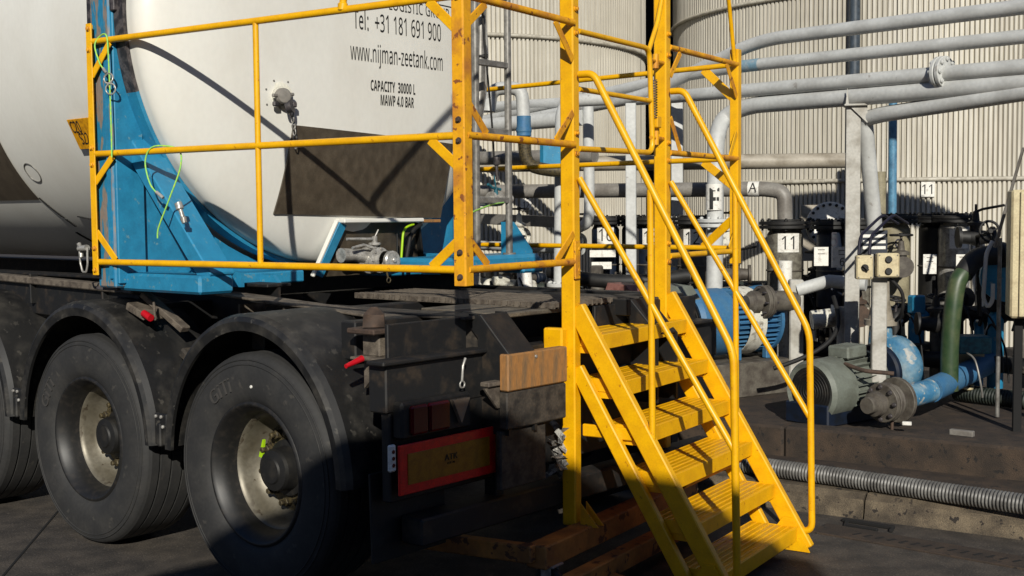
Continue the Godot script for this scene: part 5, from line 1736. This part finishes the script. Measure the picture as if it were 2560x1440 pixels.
		for sx in [-1.0, 1.0]:
			for sy in [-1.0, 1.0]:
				var sp: Vector3 = e[0] + dface * 0.039 + dside * sx * (e[1] / 2 - 0.014) + Vector3(0, sy * 0.064, 0)
				disc(st, sp, sp + dface * 0.004, 0.005, 8, 0.001)
		obj("screw", st, M.pipe_dull, cb)
	for e in [[-0.09, "leftmost"], [-0.02, "rightmost"]]:
		st = S()
		tube(st, round_path([Vector3(-2.30 + e[0], 1.36, -7.9), Vector3(-2.31 + e[0], 1.48, -7.95), Vector3(-2.26 + e[0], 1.62, -8.3), Vector3(-2.32 + e[0], 1.55, -8.9)], 0.1), 0.010, 8)
		tag(obj("cable", st, M.ink_blue), "dark cable rising from the cream boxes, %s of two" % e[1], "cable")
	st = S()
	tube(st, round_path([Vector3(-2.20, 1.21, -7.93), Vector3(-2.12, 1.12, -7.98), Vector3(-2.13, 0.98, -8.0), Vector3(-2.2, 0.92, -8.1)], 0.08), 0.012, 8)
	tag(obj("cable", st, M.rope_dark), "black cable looping down from the two-button box", "cable")
	# white frame to the left: post with a bent arm
	var lf := thing("pipe_support", "white square post with a bent round arm reaching right", "post")
	st = S()
	box(st, Vector3(-3.17, 0.70, -8.90), Vector3(0.105, 0.86, 0.10), Basis(Vector3.UP, 0.5), 0.01)
	obj("post", st, M.post, lf)
	st = S()
	tube(st, [Vector3(-3.15, 1.05, -8.88), Vector3(-2.93, 1.12, -8.96), Vector3(-2.66, 1.10, -8.98)], 0.050, 16)
	obj("arm", st, M.pipe, lf)
	# a second bright blue set behind the stairs
	motor("large blue motor with thick dark cooling fins behind the right stringer", Vector3(-3.80, 0.82, -8.22), Vector3(-3.45, 0.82, -8.95), 0.25, M.blue_pump, 40, false)
	st = S()
	lathe(st, Vector3(-3.60, 0.82, -8.62), Vector3(0.35, 0, -0.73), [Vector2(0.255, 0), Vector2(0.258, 0.0), Vector2(0.258, 0.16), Vector2(0.2, 0.165)], 36)
	tag(obj("white_band_cover", st, M.white_dirty), "white cylindrical cover behind the blue motor's fins", "cover")
	st = S()
	box(st, Vector3(-3.62, 0.40, -8.6), Vector3(0.55, 0.26, 0.9), Basis(Vector3.UP, -0.45), 0.01)
	tag(obj("motor_plinth", st, M.pump_grey), "grey steel plinth under the large blue motor", "plinth")
	var v2 := thing("suction_valve", "grimy grey flanged valve facing left above the blue motor's rear", "valve")
	var w0 := Vector3(-3.42, 0.97, -8.52)
	var wd := Vector3(0.35, 0.0, -0.55).normalized()
	st = S()
	lathe(st, w0, wd, [Vector2(0, 0), Vector2(0.055, 0.0), Vector2(0.06, 0.03), Vector2(0.085, 0.05), Vector2(0.085, 0.10), Vector2(0.07, 0.11), Vector2(0.07, 0.14)], 24)
	disc(st, w0 + wd * 0.13, w0 + wd * 0.165, 0.125, 28)
	disc(st, w0 + wd * 0.17, w0 + wd * 0.20, 0.125, 28)
	lathe(st, w0 + wd * 0.2, wd, [Vector2(0.08, 0), Vector2(0.08, 0.25)], 20)
	obj("body", st, M.pump_grey, v2)
	var wb := frame(wd)
	for i in 8:
		var a := TAU * i / 8.0
		st = S()
		var bp := w0 + (wb.y * cos(a) + wb.z * sin(a)) * 0.105
		tube(st, [bp + wd * 0.10, bp + wd * 0.22], 0.009, 6)
		obj("bolt", st, M.steel_scraped, v2)
	# numbered vessels, left to right
	cylinder_unit("dull grey green vessel with plate 11 under the bent pipe A", -3.452, -9.433, 0.88, 1.562, 0.143, M.grey_cyl, "11", 1.395)
	cylinder_unit("navy vessel with a dark 5, left of the pale H-section post", -3.03, -9.28, 0.9, 1.56, 0.105, M.blue_dark, "5", 1.43, M.ink_blue, false)
	cylinder_unit("slate vessel close against the left of the pale H-section post", -2.86, -9.35, 0.9, 1.56, 0.115, M.grey_cyl)
	cylinder_unit("beige vessel with a dark 9, above the cream control boxes", -2.66, -9.70, 0.9, 1.60, 0.125, M.beige_cyl, "9", 1.37, M.ink_blue, false)
	cylinder_unit("near black vessel, left of the two far right flanged vessels", -2.42, -10.02, 0.9, 1.60, 0.125, M.black)
	cylinder_unit("silver black vessel with 3, rightmost of the flanged vessels", -2.25, -9.92, 0.9, 1.60, 0.120, M.steel, "3", 1.42)
	cylinder_unit("blue vessel with white plate 16, seen between the stair posts", -5.03, -9.32, 0.9, 1.60, 0.120, M.blue_dark, "16", 1.455, M.ink, true, 0.5)
	cylinder_unit("dark blue vessel with white plate 18, left of the right stair post", -4.66, -9.44, 0.9, 1.60, 0.115, M.blue_dark, "18", 1.435, M.ink, true, 0.5)
	cylinder_unit("black vessel with a dark 7, behind the flat off-white rack post", -4.80, -9.40, 0.9, 1.60, 0.10, M.black, "7", 1.435, M.ink, false, 0.5)
	cylinder_unit("dull grey vessel with plate 12, beside the column marked F", -4.22, -9.35, 0.9, 1.60, 0.125, M.pump_grey, "12", 1.43, M.ink, true, 0.4)
	# blind flange plate standing behind the vessels
	var bf := thing("blind_flange", "large pale round flange with a ring of bolts behind the navy vessel", "flange")
	st = S()
	var fn := Vector3(0.45, 0.15, 0.88).normalized()
	var fc := Vector3(-3.149, 1.53, -9.63)
	disc(st, fc - fn * 0.02, fc + fn * 0.02, 0.19, 40)
	obj("disc", st, M.sign, bf)
	var fb := frame(fn)
	for i in 20:
		var a := TAU * i / 20.0
		st = S()
		var bp := fc + (fb.y * cos(a) + fb.z * sin(a)) * 0.165 + fn * 0.02
		disc(st, bp, bp + fn * 0.015, 0.013, 6, 0.002)
		obj("bolt", st, M.black, bf)
	st = S()
	box(st, Vector3(-3.62, 1.45, -10.6), Vector3(0.22, 0.5, 0.03), Basis(Vector3.UP, 0.5), 0.004)
	tag(obj("steel_plate", st, M.pipe_beige), "upright dull steel plate behind the pale bolted flange", "plate")
	# label boards
	for e in [[Vector3(-2.945, 1.31, -8.81), 0.105, 0.14, "", "white label board left of the board with a 6"], [Vector3(-2.815, 1.303, -8.89), 0.14, 0.15, "6", "white label board with a 6 beside the pale H-section post"], [Vector3(-2.33, 1.235, -9.5), 0.10, 0.15, "", "white label board below the near black vessel"], [Vector3(-4.30, 1.22, -8.98), 0.09, 0.10, "", "small white board behind the right stair post"], [Vector3(-4.95, 1.30, -9.12), 0.22, 0.06, "", "long white board under the plate 16"], [Vector3(-4.95, 1.20, -9.10), 0.17, 0.06, "", "lower white board under the long white board"], [Vector3(-2.10, 1.24, -9.55), 0.10, 0.14, "", "white board behind the green hose top"]]:
		var lb := thing("label_board", e[4], "sign", "white label boards among the pumps")
		var ld := Vector3(0.48, 0, 0.87).normalized()
		st = S()
		box(st, e[0], Vector3(e[1], e[2], 0.006), Basis(Vector3.UP.cross(ld), Vector3.UP, ld), 0.001)
		obj("board", st, M.sign, lb)
		if e[3] != "":
			text_part("number", lb, e[3], 0.06, e[0] + ld * 0.005 + Vector3(0, -0.035, 0), ld, M.ink, 0.9)
		if e[2] > 0.13:
			for k in 2:
				st = S()
				box(st, e[0] + ld * 0.0035 + Vector3(0, 0.05 - 0.03 * k, 0), Vector3(0.05, 0.007, 0.002), Basis(Vector3.UP.cross(ld), Vector3.UP, ld), 0.0)
				obj("print_line", st, M.pipe_dull, lb)
	var bb := thing("blue_sign", "blue and white notice on the post behind the dark cables", "sign")
	st = S()
	box(st, Vector3(-2.53, 1.42, -8.72), Vector3(0.19, 0.17, 0.006), Basis(Vector3.UP, 0.5), 0.001)
	obj("board", st, M.blue_dark, bb)
	st = S()
	for k in 3:
		box(st, Vector3(-2.526, 1.465 - 0.042 * k, -8.714), Vector3(0.16, 0.022, 0.004), Basis(Vector3.UP, 0.5), 0.0)
	obj("print", st, M.sign, bb)
	# small valves scattered among the vessels
	var k := 0
	for e in [[-3.55, 0.98, -9.55, "grey valve below the vessel with plate 11", 0], [-3.22, 1.08, -9.5, "black wheeled valve below the label board with a 6", 1], [-3.0, 1.06, -9.45, "brown valve below the label boards, nearest the pale post", 1], [-2.52, 1.22, -9.4, "dull valve right of the beige vessel with a 9", 1], [-3.95, 1.12, -9.6, "grey valve with a lever behind the right stair handrail", 0], [-4.05, 1.40, -9.75, "white capped valve left of the vessel with plate 11", 1], [-2.0, 1.44, -9.5, "black levered valve right of the silver black vessel", 0], [-5.2, 1.40, -9.1, "white valve cluster left of the plate 16", 1], [-4.45, 1.12, -9.2, "dark valve below the vessel with plate 18", 1], [-2.75, 0.86, -9.1, "brown valve between the two flat posts", 0], [-2.1, 0.85, -8.75, "black valve left of the green hose", 0], [-1.85, 1.05, -9.3, "dark valve behind the green hose", 1], [-5.5, 1.22, -8.6, "pale valve under the tank ladder", 1], [-5.65, 1.45, -8.9, "pale valve behind the ladder rungs", 1]]:
		gate_valve(e[3], Vector3(e[0], e[1], e[2]), Vector3(1, 0, -0.5) if k % 2 == 0 else Vector3(0.4, 0, 1), 0.95, [M.pump_grey, M.black, M.rust, M.white_dirty][([0, 1, 2, 0, 0, 3, 1, 3, 1, 2, 1, 1, 3, 3])[k]], e[4] == 1)
		k += 1
	# short connecting pipes that tie the vessels to the pumps
	k = 0
	for e in [[Vector3(-3.352, 0.27, -9.14), Vector3(-3.345, 1.26, -9.145), M.sign, 0.055, "white upright pipe just below the vessel with plate 11"], [Vector3(-3.452, 0.27, -9.433), Vector3(-3.452, 0.9, -9.433), M.grey_cyl, 0.09, "grey stub pipe under the vessel with plate 11"], [Vector3(-3.75, 1.02, -9.9), Vector3(-3.2, 1.0, -9.6), M.black, 0.05, "black cross pipe under the navy vessel"], [Vector3(-2.62, 0.27, -9.73), Vector3(-2.66, 0.9, -9.7), M.beige_cyl, 0.08, "beige stub pipe below the vessel with a 9"], [Vector3(-2.97, 0.845, -8.68), Vector3(-2.77, 0.875, -8.80), M.white_dirty, 0.07, "white pipe stub between the white post and the pale H-section post"], [Vector3(-2.25, 0.27, -9.92), Vector3(-2.25, 0.9, -9.92), M.black, 0.08, "black stub pipe below the silver black vessel"], [Vector3(-5.03, 0.27, -9.32), Vector3(-5.03, 0.9, -9.32), M.blue_dark, 0.08, "navy stub pipe below the vessel with plate 16"], [Vector3(-4.66, 0.27, -9.44), Vector3(-4.66, 0.9, -9.44), M.blue_dark, 0.08, "dark stub pipe below the vessel with plate 18"], [Vector3(-3.25, 0.27, -10.0), Vector3(-3.25, 0.9, -10.0), M.pump_grey, 0.10, "grey stub pipe below the navy vessel"], [Vector3(-4.3, 1.05, -9.05), Vector3(-4.3, 0.3, -9.05), M.blue_pump, 0.10, "blue upright drum behind the right stair post"], [Vector3(-2.734, 0.95, -8.706), Vector3(-2.732, 0.28, -8.707), M.post, 0.055, "pale upright behind the olive grey motor"], [Vector3(-2.95, 1.02, -9.4), Vector3(-2.85, 1.03, -9.45), M.blue_pump, 0.07, "short bright blue pipe piece under the bent arm"], [Vector3(-5.55, 0.3, -8.7), Vector3(-5.5, 1.2, -8.7), M.white_dirty, 0.06, "white upright pipe behind the tank ladder foot"], [Vector3(-5.2, 0.95, -8.3), Vector3(-5.3, 1.25, -8.4), M.sign, 0.06, "white tapering funnel behind the corner post"], [Vector3(-2.05, 0.62, -8.9), Vector3(-1.85, 0.64, -9.0), M.beige_cyl, 0.10, "tan drum-shaped casing behind the dark suction pipe"]]:
		pipe("stub_pipe", e[4], [e[0], e[1]], e[3], e[2])
		k += 1
	st = S()
	var hp := []
	for i in 14:
		var t := i / 13.0
		hp.append(Vector3(-2.82 + 0.22 * sin(t * 3.0) - 0.28 * t, 1.02 - 0.62 * t + 0.14 * t * t, -8.72 + 0.55 * t))
	tube(st, hp, 0.017, 8)
	tag(obj("cable", st, M.rope_dark), "thick black cable draped down to the olive grey motor", "cable")
	st = S()
	ring_torus(st, Vector3(-2.92, 0.82, -8.85), Vector3(0.9, 0, -0.4), 0.085, 0.010, 20, 6)
	tag(obj("cable", st, M.rope_dark), "loop of black cable on the white pipe stub", "cable")
	manifold("dark pump manifold between the stair posts, low behind the plate 16 vessel", Vector3(-5.2, 0.1, -9.0), Vector3(-4.1, 0.1, -9.15), 7, 11, [M.black, M.hose_dark, M.blue_dark, M.teal, M.pump_grey])
	manifold("dark pump manifold under the navy vessel and the white label boards", Vector3(-3.95, 0.1, -9.5), Vector3(-2.95, 0.1, -9.4), 7, 12, [M.black, M.chassis_dust, M.blue_dark, M.pump_grey, M.rust])
	manifold("dark pump manifold behind the suction pipe and the green hose", Vector3(-2.55, 0.1, -9.2), Vector3(-1.45, 0.1, -9.0), 8, 13, [M.black, M.night, M.black, M.blue_dark, M.pump_grey, M.blue])
	manifold("pale and dark pump manifold glimpsed under the tank ladder", Vector3(-6.3, 0.25, -8.6), Vector3(-5.3, 0.25, -8.4), 6, 14, [M.white_dirty, M.black, M.sign, M.pump_grey, M.blue_dark])

# ------------------------------------------------------------------ hoses, ropes, small things
func manifold(label: String, a: Vector3, b: Vector3, n: int, seed_: int, ms: Array) -> void:
	var t := thing("pump_manifold", label, "pump manifold", "dark pump manifolds behind the front pumps")
	var rg := RandomNumberGenerator.new()
	rg.seed = seed_
	var d := (b - a).normalized()
	var side := Vector3.UP.cross(d).normalized()
	for k in 2:
		var st := S()
		var h := Vector3(0, 0.45 + 0.35 * k, 0) + side * (0.12 * k)
		tube(st, [a + h, b + h], 0.06 - 0.012 * k, 14)
		obj("header", st, ms[0], t)
	for i in n:
		var p := a.lerp(b, (i + 0.5) / n) + side * rg.randf_range(-0.06, 0.22)
		var y := rg.randf_range(0.65, 0.98)
		var r := rg.randf_range(0.028, 0.062)
		var m: Material = ms[rg.randi_range(0, ms.size() - 1)]
		var st := S()
		var q := p + side * rg.randf_range(0.10, 0.25) + d * rg.randf_range(-0.1, 0.1)
		tube(st, round_path([p + Vector3(0, 0.27, 0), p + Vector3(0, y, 0), q + Vector3(0, y, 0)], 0.08), r, 12)
		obj("riser", st, m, t)
		st = S()
		var fy := rg.randf_range(0.40, 0.60)
		disc(st, p + Vector3(0, fy, 0), p + Vector3(0, fy + 0.022, 0), r * 1.9, 18)
		disc(st, p + Vector3(0, fy + 0.026, 0), p + Vector3(0, fy + 0.048, 0), r * 1.9, 18)
		obj("flange", st, ms[rg.randi_range(0, ms.size() - 1)], t)
		st = S()
		var e := (q - p).normalized()
		disc(st, q + Vector3(0, y, 0), q + Vector3(0, y, 0) + e * 0.03, r * 1.8, 18)
		lathe(st, q + Vector3(0, y, 0) + e * 0.03, e, [Vector2(r, 0), Vector2(r * 1.3, 0.03), Vector2(r * 1.2, 0.07), Vector2(0, 0.09)], 16)
		obj("end_cap", st, ms[rg.randi_range(0, ms.size() - 1)], t)
		if i % 2 == 0:
			hand_wheel(t, p + Vector3(0, y + 0.12, 0), Vector3(0.2, 1, 0.1), 0.07, M.black)
			st = S()
			tube(st, [p + Vector3(0, y, 0), p + Vector3(0.012, y + 0.12, 0.006)], 0.010, 8)
			obj("spindle", st, M.steel_scraped, t)
		else:
			st = S()
			var g := rg.randf_range(0.07, 0.12)
			box(st, p + Vector3(0, y + 0.10, 0), Vector3(g, g * 1.3, g * 0.8), Basis(Vector3.UP, rg.randf_range(0.0, 1.2)), 0.012)
			obj("actuator", st, ms[rg.randi_range(0, ms.size() - 1)], t)
		st = S()
		var c := p + Vector3(rg.randf_range(-0.1, 0.1), y * 0.9, 0.05)
		tube(st, smooth_path([c, c + Vector3(0.06, 0.10, 0.10), c + Vector3(0.16, -0.05, 0.16), c + Vector3(0.2, -0.3, 0.2)], 5), 0.008, 6)
		obj("lead", st, M.rope_dark, t)

# ------------------------------------------------------------------ hoses, ropes, small things
func corrugated(st: SurfaceTool, pts: Array, r: float, pitch: float, deep: float, n := 14) -> void:
	var c := Curve3D.new()
	for p in pts:
		c.add_point(p)
	c.bake_interval = 0.01
	var l := c.get_baked_length()
	var m := int(l / pitch)
	var q := []
	var rr := []
	for i in m:
		for e in [[0.0, 0.0], [0.18, 1.0], [0.55, 1.0], [0.75, 0.0]]:
			q.append(c.sample_baked((i + e[0]) * pitch, true))
			rr.append(r - deep * (1.0 - e[1]))
	tube(st, q, rr, n)

func smooth_path(p: Array, n := 8) -> Array:
	var out := []
	for i in p.size() - 1:
		var a: Vector3 = p[maxi(i - 1, 0)]
		var d: Vector3 = p[mini(i + 2, p.size() - 1)]
		for k in n:
			out.append((p[i] as Vector3).cubic_interpolate(p[i + 1], a, d, float(k) / n))
	out.append(p[-1])
	return out

func build_small_things() -> void:
	var st := S()
	corrugated(st, smooth_path([Vector3(-4.3, 0.185, -6.90), Vector3(-3.4, 0.185, -6.72), Vector3(-2.71, 0.185, -6.60), Vector3(-2.11, 0.185, -6.535), Vector3(-1.41, 0.185, -6.43), Vector3(-0.84, 0.185, -6.36), Vector3(0.2, 0.185, -6.34)]), 0.052, 0.0185, 0.011, 18)
	tag(obj("suction_hose", st, M.hose), "long grey ribbed suction hose lying along the kerb", "hose")
	st = S()
	corrugated(st, smooth_path([Vector3(-2.02, 0.335, -9.05), Vector3(-1.80, 0.335, -8.95), Vector3(-1.3, 0.335, -8.82), Vector3(-0.6, 0.335, -8.75)]), 0.062, 0.022, 0.006, 16)
	tag(obj("suction_hose", st, M.hose_dark), "greenish ribbed hose lying on the pump bay floor at the right", "hose")
	st = S()
	ring_torus(st, Vector3(-1.93, 0.40, -8.95), Vector3(0.3, 0.9, 0.3), 0.042, 0.012, 22, 8)
	tag(obj("hose_ring", st, M.cream), "pale open ring lying on the end of the greenish hose", "ring")
	var gh := thing("green_hose", "thick green hose hanging from a black elbow at the right", "hose")
	st = S()
	tube(st, smooth_path([Vector3(-1.82, 1.25, -8.40), Vector3(-1.865, 1.17, -8.34), Vector3(-1.885, 1.0, -8.31), Vector3(-1.90, 0.74, -8.30), Vector3(-1.90, 0.45, -8.30)]), 0.058, 18)
	obj("hose_body", st, M.hose_green, gh)
	st = S()
	tube(st, round_path([Vector3(-1.62, 1.34, -8.62), Vector3(-1.78, 1.34, -8.48), Vector3(-1.84, 1.22, -8.38)], 0.09), 0.066, 18)
	disc(st, Vector3(-1.66, 1.34, -8.585), Vector3(-1.63, 1.34, -8.61), 0.09, 20)
	disc(st, Vector3(-1.60, 1.34, -8.635), Vector3(-1.57, 1.34, -8.66), 0.09, 20)
	obj("elbow", st, M.black, gh)
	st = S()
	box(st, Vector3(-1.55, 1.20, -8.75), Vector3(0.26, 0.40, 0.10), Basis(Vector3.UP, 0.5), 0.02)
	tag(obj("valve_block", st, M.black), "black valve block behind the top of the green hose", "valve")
	# hose rack at the right edge
	st = S()
	tube(st, round_path([Vector3(-1.665, 1.44, -8.42), Vector3(-1.70, 1.36, -8.40), Vector3(-1.715, 1.06, -8.40), Vector3(-1.685, 1.0, -8.40), Vector3(-1.655, 1.05, -8.40), Vector3(-1.655, 1.16, -8.40)], 0.04), 0.014, 10)
	tag(obj("hose_loop", st, M.pipe), "pale grey hose loop hanging on the rack beside the cabinet", "hose")
	st = S()
	tube(st, [Vector3(-1.62, 0.28, -8.42), Vector3(-1.62, 1.46, -8.42)], 0.014, 10)
	tag(obj("rack_rod", st, M.alu), "upright steel rod of the hose rack", "rod")
	st = S()
	tube(st, [Vector3(-1.64, 1.40, -8.36), Vector3(-1.47, 2.03, -8.32), Vector3(-1.38, 2.03, -8.30)], 0.012, 8)
	tag(obj("rack_rod", st, M.pipe_dull), "dark leaning rod rising towards the cream cabinet", "rod")
	st = S()
	lathe(st, Vector3(-1.62, 1.20, -8.62), Vector3(0.4, 0, 0.9), [Vector2(0, 0), Vector2(0.17, 0), Vector2(0.17, 0.04), Vector2(0, 0.05)], 24)
	tag(obj("reel_disc", st, M.blue), "bright blue round reel side behind the hose rack", "reel")
	var hw := thing("hand_wheel_stand", "black handwheel on a spindle right of the last vessels", "valve")
	hand_wheel(hw, Vector3(-1.72, 1.50, -8.6), Vector3(0.6, 0.2, 0.75), 0.07, M.black)
	st = S()
	tube(st, [Vector3(-1.74, 1.49, -8.65), Vector3(-1.85, 1.46, -8.85), Vector3(-1.85, 0.9, -8.95)], 0.016, 8)
	obj("spindle", st, M.black, hw)
	var cb := thing("cabinet", "tall cream steel cabinet cut by the right edge of the picture", "cabinet")
	st = S()
	var cbs := Basis(Vector3.UP, 0.30)
	box(st, Vector3(-1.26, 1.375, -8.02), Vector3(0.46, 0.78, 0.24), cbs, 0.012)
	obj("case", st, M.cream, cb)
	st = S()
	box(st, Vector3(-1.24, 1.375, -8.02) + cbs * Vector3(0, 0, 0.125), Vector3(0.40, 0.76, 0.012), cbs, 0.004)
	obj("door", st, M.cream, cb)
	st = S()
	for e in [-0.17, 0.17]:
		box(st, Vector3(-1.26, 0.62, -8.04) + cbs * Vector3(e, 0, 0), Vector3(0.05, 0.72, 0.05), cbs, 0.004)
	obj("leg", st, M.night, cb)
	st = S()
	box(st, Vector3(-1.86, 0.72, -8.75), Vector3(0.22, 0.12, 0.2), Basis(Vector3.UP, 0.5), 0.01)
	tag(obj("drip_tray", st, M.teal), "teal drip tray on a stand right of the green hose", "tray")
	st = S()
	tube(st, smooth_path([Vector3(-1.80, 0.70, -8.35), Vector3(-1.74, 0.66, -8.3), Vector3(-1.70, 0.52, -8.28), Vector3(-1.69, 0.42, -8.3)]), 0.007, 8)
	tag(obj("drain_tube", st, M.alu), "thin bright steel tube bending down beside the green hose", "tube")
	# litter by the wall
	st = S()
	box(st, Vector3(-1.98, 0.335, -7.56), Vector3(0.055, 0.022, 0.03), Basis(Vector3.UP, 0.2), 0.003)
	tag(obj("litter", st, M.sign), "small white block lying on the floor behind the low wall", "litter")
	st = S()
	box(st, Vector3(-1.63, 0.325, -7.45), Vector3(0.14, 0.035, 0.04), Basis(Vector3.UP, -0.15), 0.004)
	tag(obj("grating_offcut", st, M.pipe_dull), "pale offcut of grating on the low wall at the right", "offcut")
	# red and yellow barrel band behind the third tread
	var dr := thing("safety_drum", "red and yellow drum seen through the stairs below the second tread", "drum")
	st = S()
	lathe(st, Vector3(-3.62, 0.30, -7.88), Vector3.UP, [Vector2(0, 0), Vector2(0.11, 0), Vector2(0.11, 0.20)], 24)
	obj("lower_band", st, M.plate_yellow, dr)
	st = S()
	lathe(st, Vector3(-3.62, 0.42, -7.88), Vector3.UP, [Vector2(0.11, 0), Vector2(0.112, 0.0), Vector2(0.112, 0.20), Vector2(0, 0.21)], 24)
	obj("upper_band", st, M.orange, dr)
	# things on the trailer deck behind the stairs
	st = S()
	prism(st, [Vector2(-0.12, 0), Vector2(0.14, 0), Vector2(0.06, 0.09), Vector2(-0.08, 0.10)], Vector3(-3.45, 1.12, -6.55), Vector3(1, 0, 0.2), Vector3.UP, Vector3(0.05, 0, -0.10))
	tag(obj("pink_cover", st, M.pinkish), "dull pink cover beyond the trailer deck", "cover")
	st = S()
	prism(st, [Vector2(-0.16, 0), Vector2(0.16, 0), Vector2(0.10, 0.08), Vector2(-0.12, 0.10)], Vector3(-3.22, 1.12, -6.68), Vector3(1, 0, 0.1), Vector3.UP, Vector3(0.05, 0, -0.12))
	tag(obj("motor_cover", st, M.motor), "grey green motor cover beyond the trailer deck", "cover")
	for e in [Vector3(-3.35, 0.32, -6.62), Vector3(-3.33, 0.30, -6.75)]:
		st = S()
		box(st, e, Vector3(0.3, 0.55, 0.3), Basis(Vector3.UP, 0.3), 0.02)
		tag(obj("cover_stand", st, M.night), "black stand under the pink cover" if e.x < -3.34 else "black stand under the grey green cover", "stand")
	# crumpled white rags wedged in the trailer's rear
	var rg := RandomNumberGenerator.new()
	rg.seed = 7
	st = S()
	var tf := trailer_tf()
	var c0 := tf * t3(0.86, 1.06, 0.58)
	st.set_smooth_group(FLAT)
	for i in 26:
		var c := c0 + Vector3(rg.randf_range(-0.03, 0.03), rg.randf_range(-0.10, 0.10), rg.randf_range(-0.05, 0.05))
		var u := Vector3(rg.randf_range(-1, 1), rg.randf_range(-1, 1), rg.randf_range(-1, 1)).normalized() * rg.randf_range(0.02, 0.05)
		var w := u.cross(Vector3(rg.randf_range(-1, 1), rg.randf_range(-1, 1), rg.randf_range(-1, 1))).normalized() * rg.randf_range(0.015, 0.03)
		quad(st, c - u - w, c + u - w * 0.4, c + u + w, c - u + w * 0.6, u.cross(w))
	tag(obj("rag_bundle", st, M.cloth), "crumpled white rags stuffed beside the trailer's rear bumper", "rag")
	# green safety lines on the near cage panel
	var zn := -3.85
	var l1 := thing("safety_line", "thin green rope looped from the cage's top left corner down the blue post", "rope")
	st = S()
	tube(st, smooth_path([Vector3(-4.70, 1.93, -3.825), Vector3(-4.705, 2.15, -3.83), Vector3(-4.71, 2.40, -3.83), Vector3(-4.72, 2.50, -3.83), Vector3(-4.78, 2.503, -3.84), Vector3(-4.805, 2.46, -3.83), Vector3(-4.77, 2.38, -3.825), Vector3(-4.735, 2.345, -3.82)]), 0.004, 6)
	obj("cord", st, M.rope, l1)
	st = S()
	tube(st, [Vector3(-4.738, 2.348, -3.82), Vector3(-4.715, 2.325, -3.82)], 0.007, 8)
	ring_torus(st, Vector3(-4.708, 2.30, -3.825), Vector3(0.3, 0.2, 1), 0.024, 0.0045, 16, 6)
	ring_torus(st, Vector3(-4.695, 2.25, -3.825), Vector3(0.3, 0, 1), 0.026, 0.004, 16, 6)
	obj("shackle", st, M.steel, l1)
	var l2 := thing("safety_line", "thin green rope looped over the cage's middle rail before the blue strut", "rope")
	st = S()
	tube(st, smooth_path([Vector3(-4.385, 1.745, -3.83), Vector3(-4.44, 1.80, -3.825), Vector3(-4.475, 1.90, -3.83), Vector3(-4.44, 1.965, -3.835), Vector3(-4.36, 1.972, -3.85), Vector3(-4.28, 1.95, -3.86), Vector3(-4.265, 1.87, -3.85), Vector3(-4.32, 1.73, -3.83), Vector3(-4.39, 1.60, -3.825), Vector3(-4.40, 1.55, -3.825)]), 0.004, 6)
	obj("cord", st, M.rope, l2)
	st = S()
	tube(st, [Vector3(-4.40, 1.762, -3.825), Vector3(-4.36, 1.735, -3.83)], 0.008, 8)
	obj("ferrule", st, M.steel, l2)
	st = S()
	lathe(st, Vector3(-4.285, 1.71, -3.85), Vector3(0.4, -0.9, 0), [Vector2(0, 0), Vector2(0.018, 0), Vector2(0.018, 0.03), Vector2(0.01, 0.035), Vector2(0.01, 0.07), Vector2(0.016, 0.075), Vector2(0.012, 0.10), Vector2(0, 0.10)], 12)
	obj("clip", st, M.steel, l2)
	st = S()
	tube(st, smooth_path([Vector3(-3.10, 1.70, -4.75), Vector3(-2.98, 1.685, -4.45), Vector3(-2.86, 1.64, -4.1), Vector3(-2.72, 1.585, -3.87)]), 0.004, 6)
	tag(obj("safety_line", st, M.rope), "thin green rope from the outlet box to the cage's near corner post", "rope")
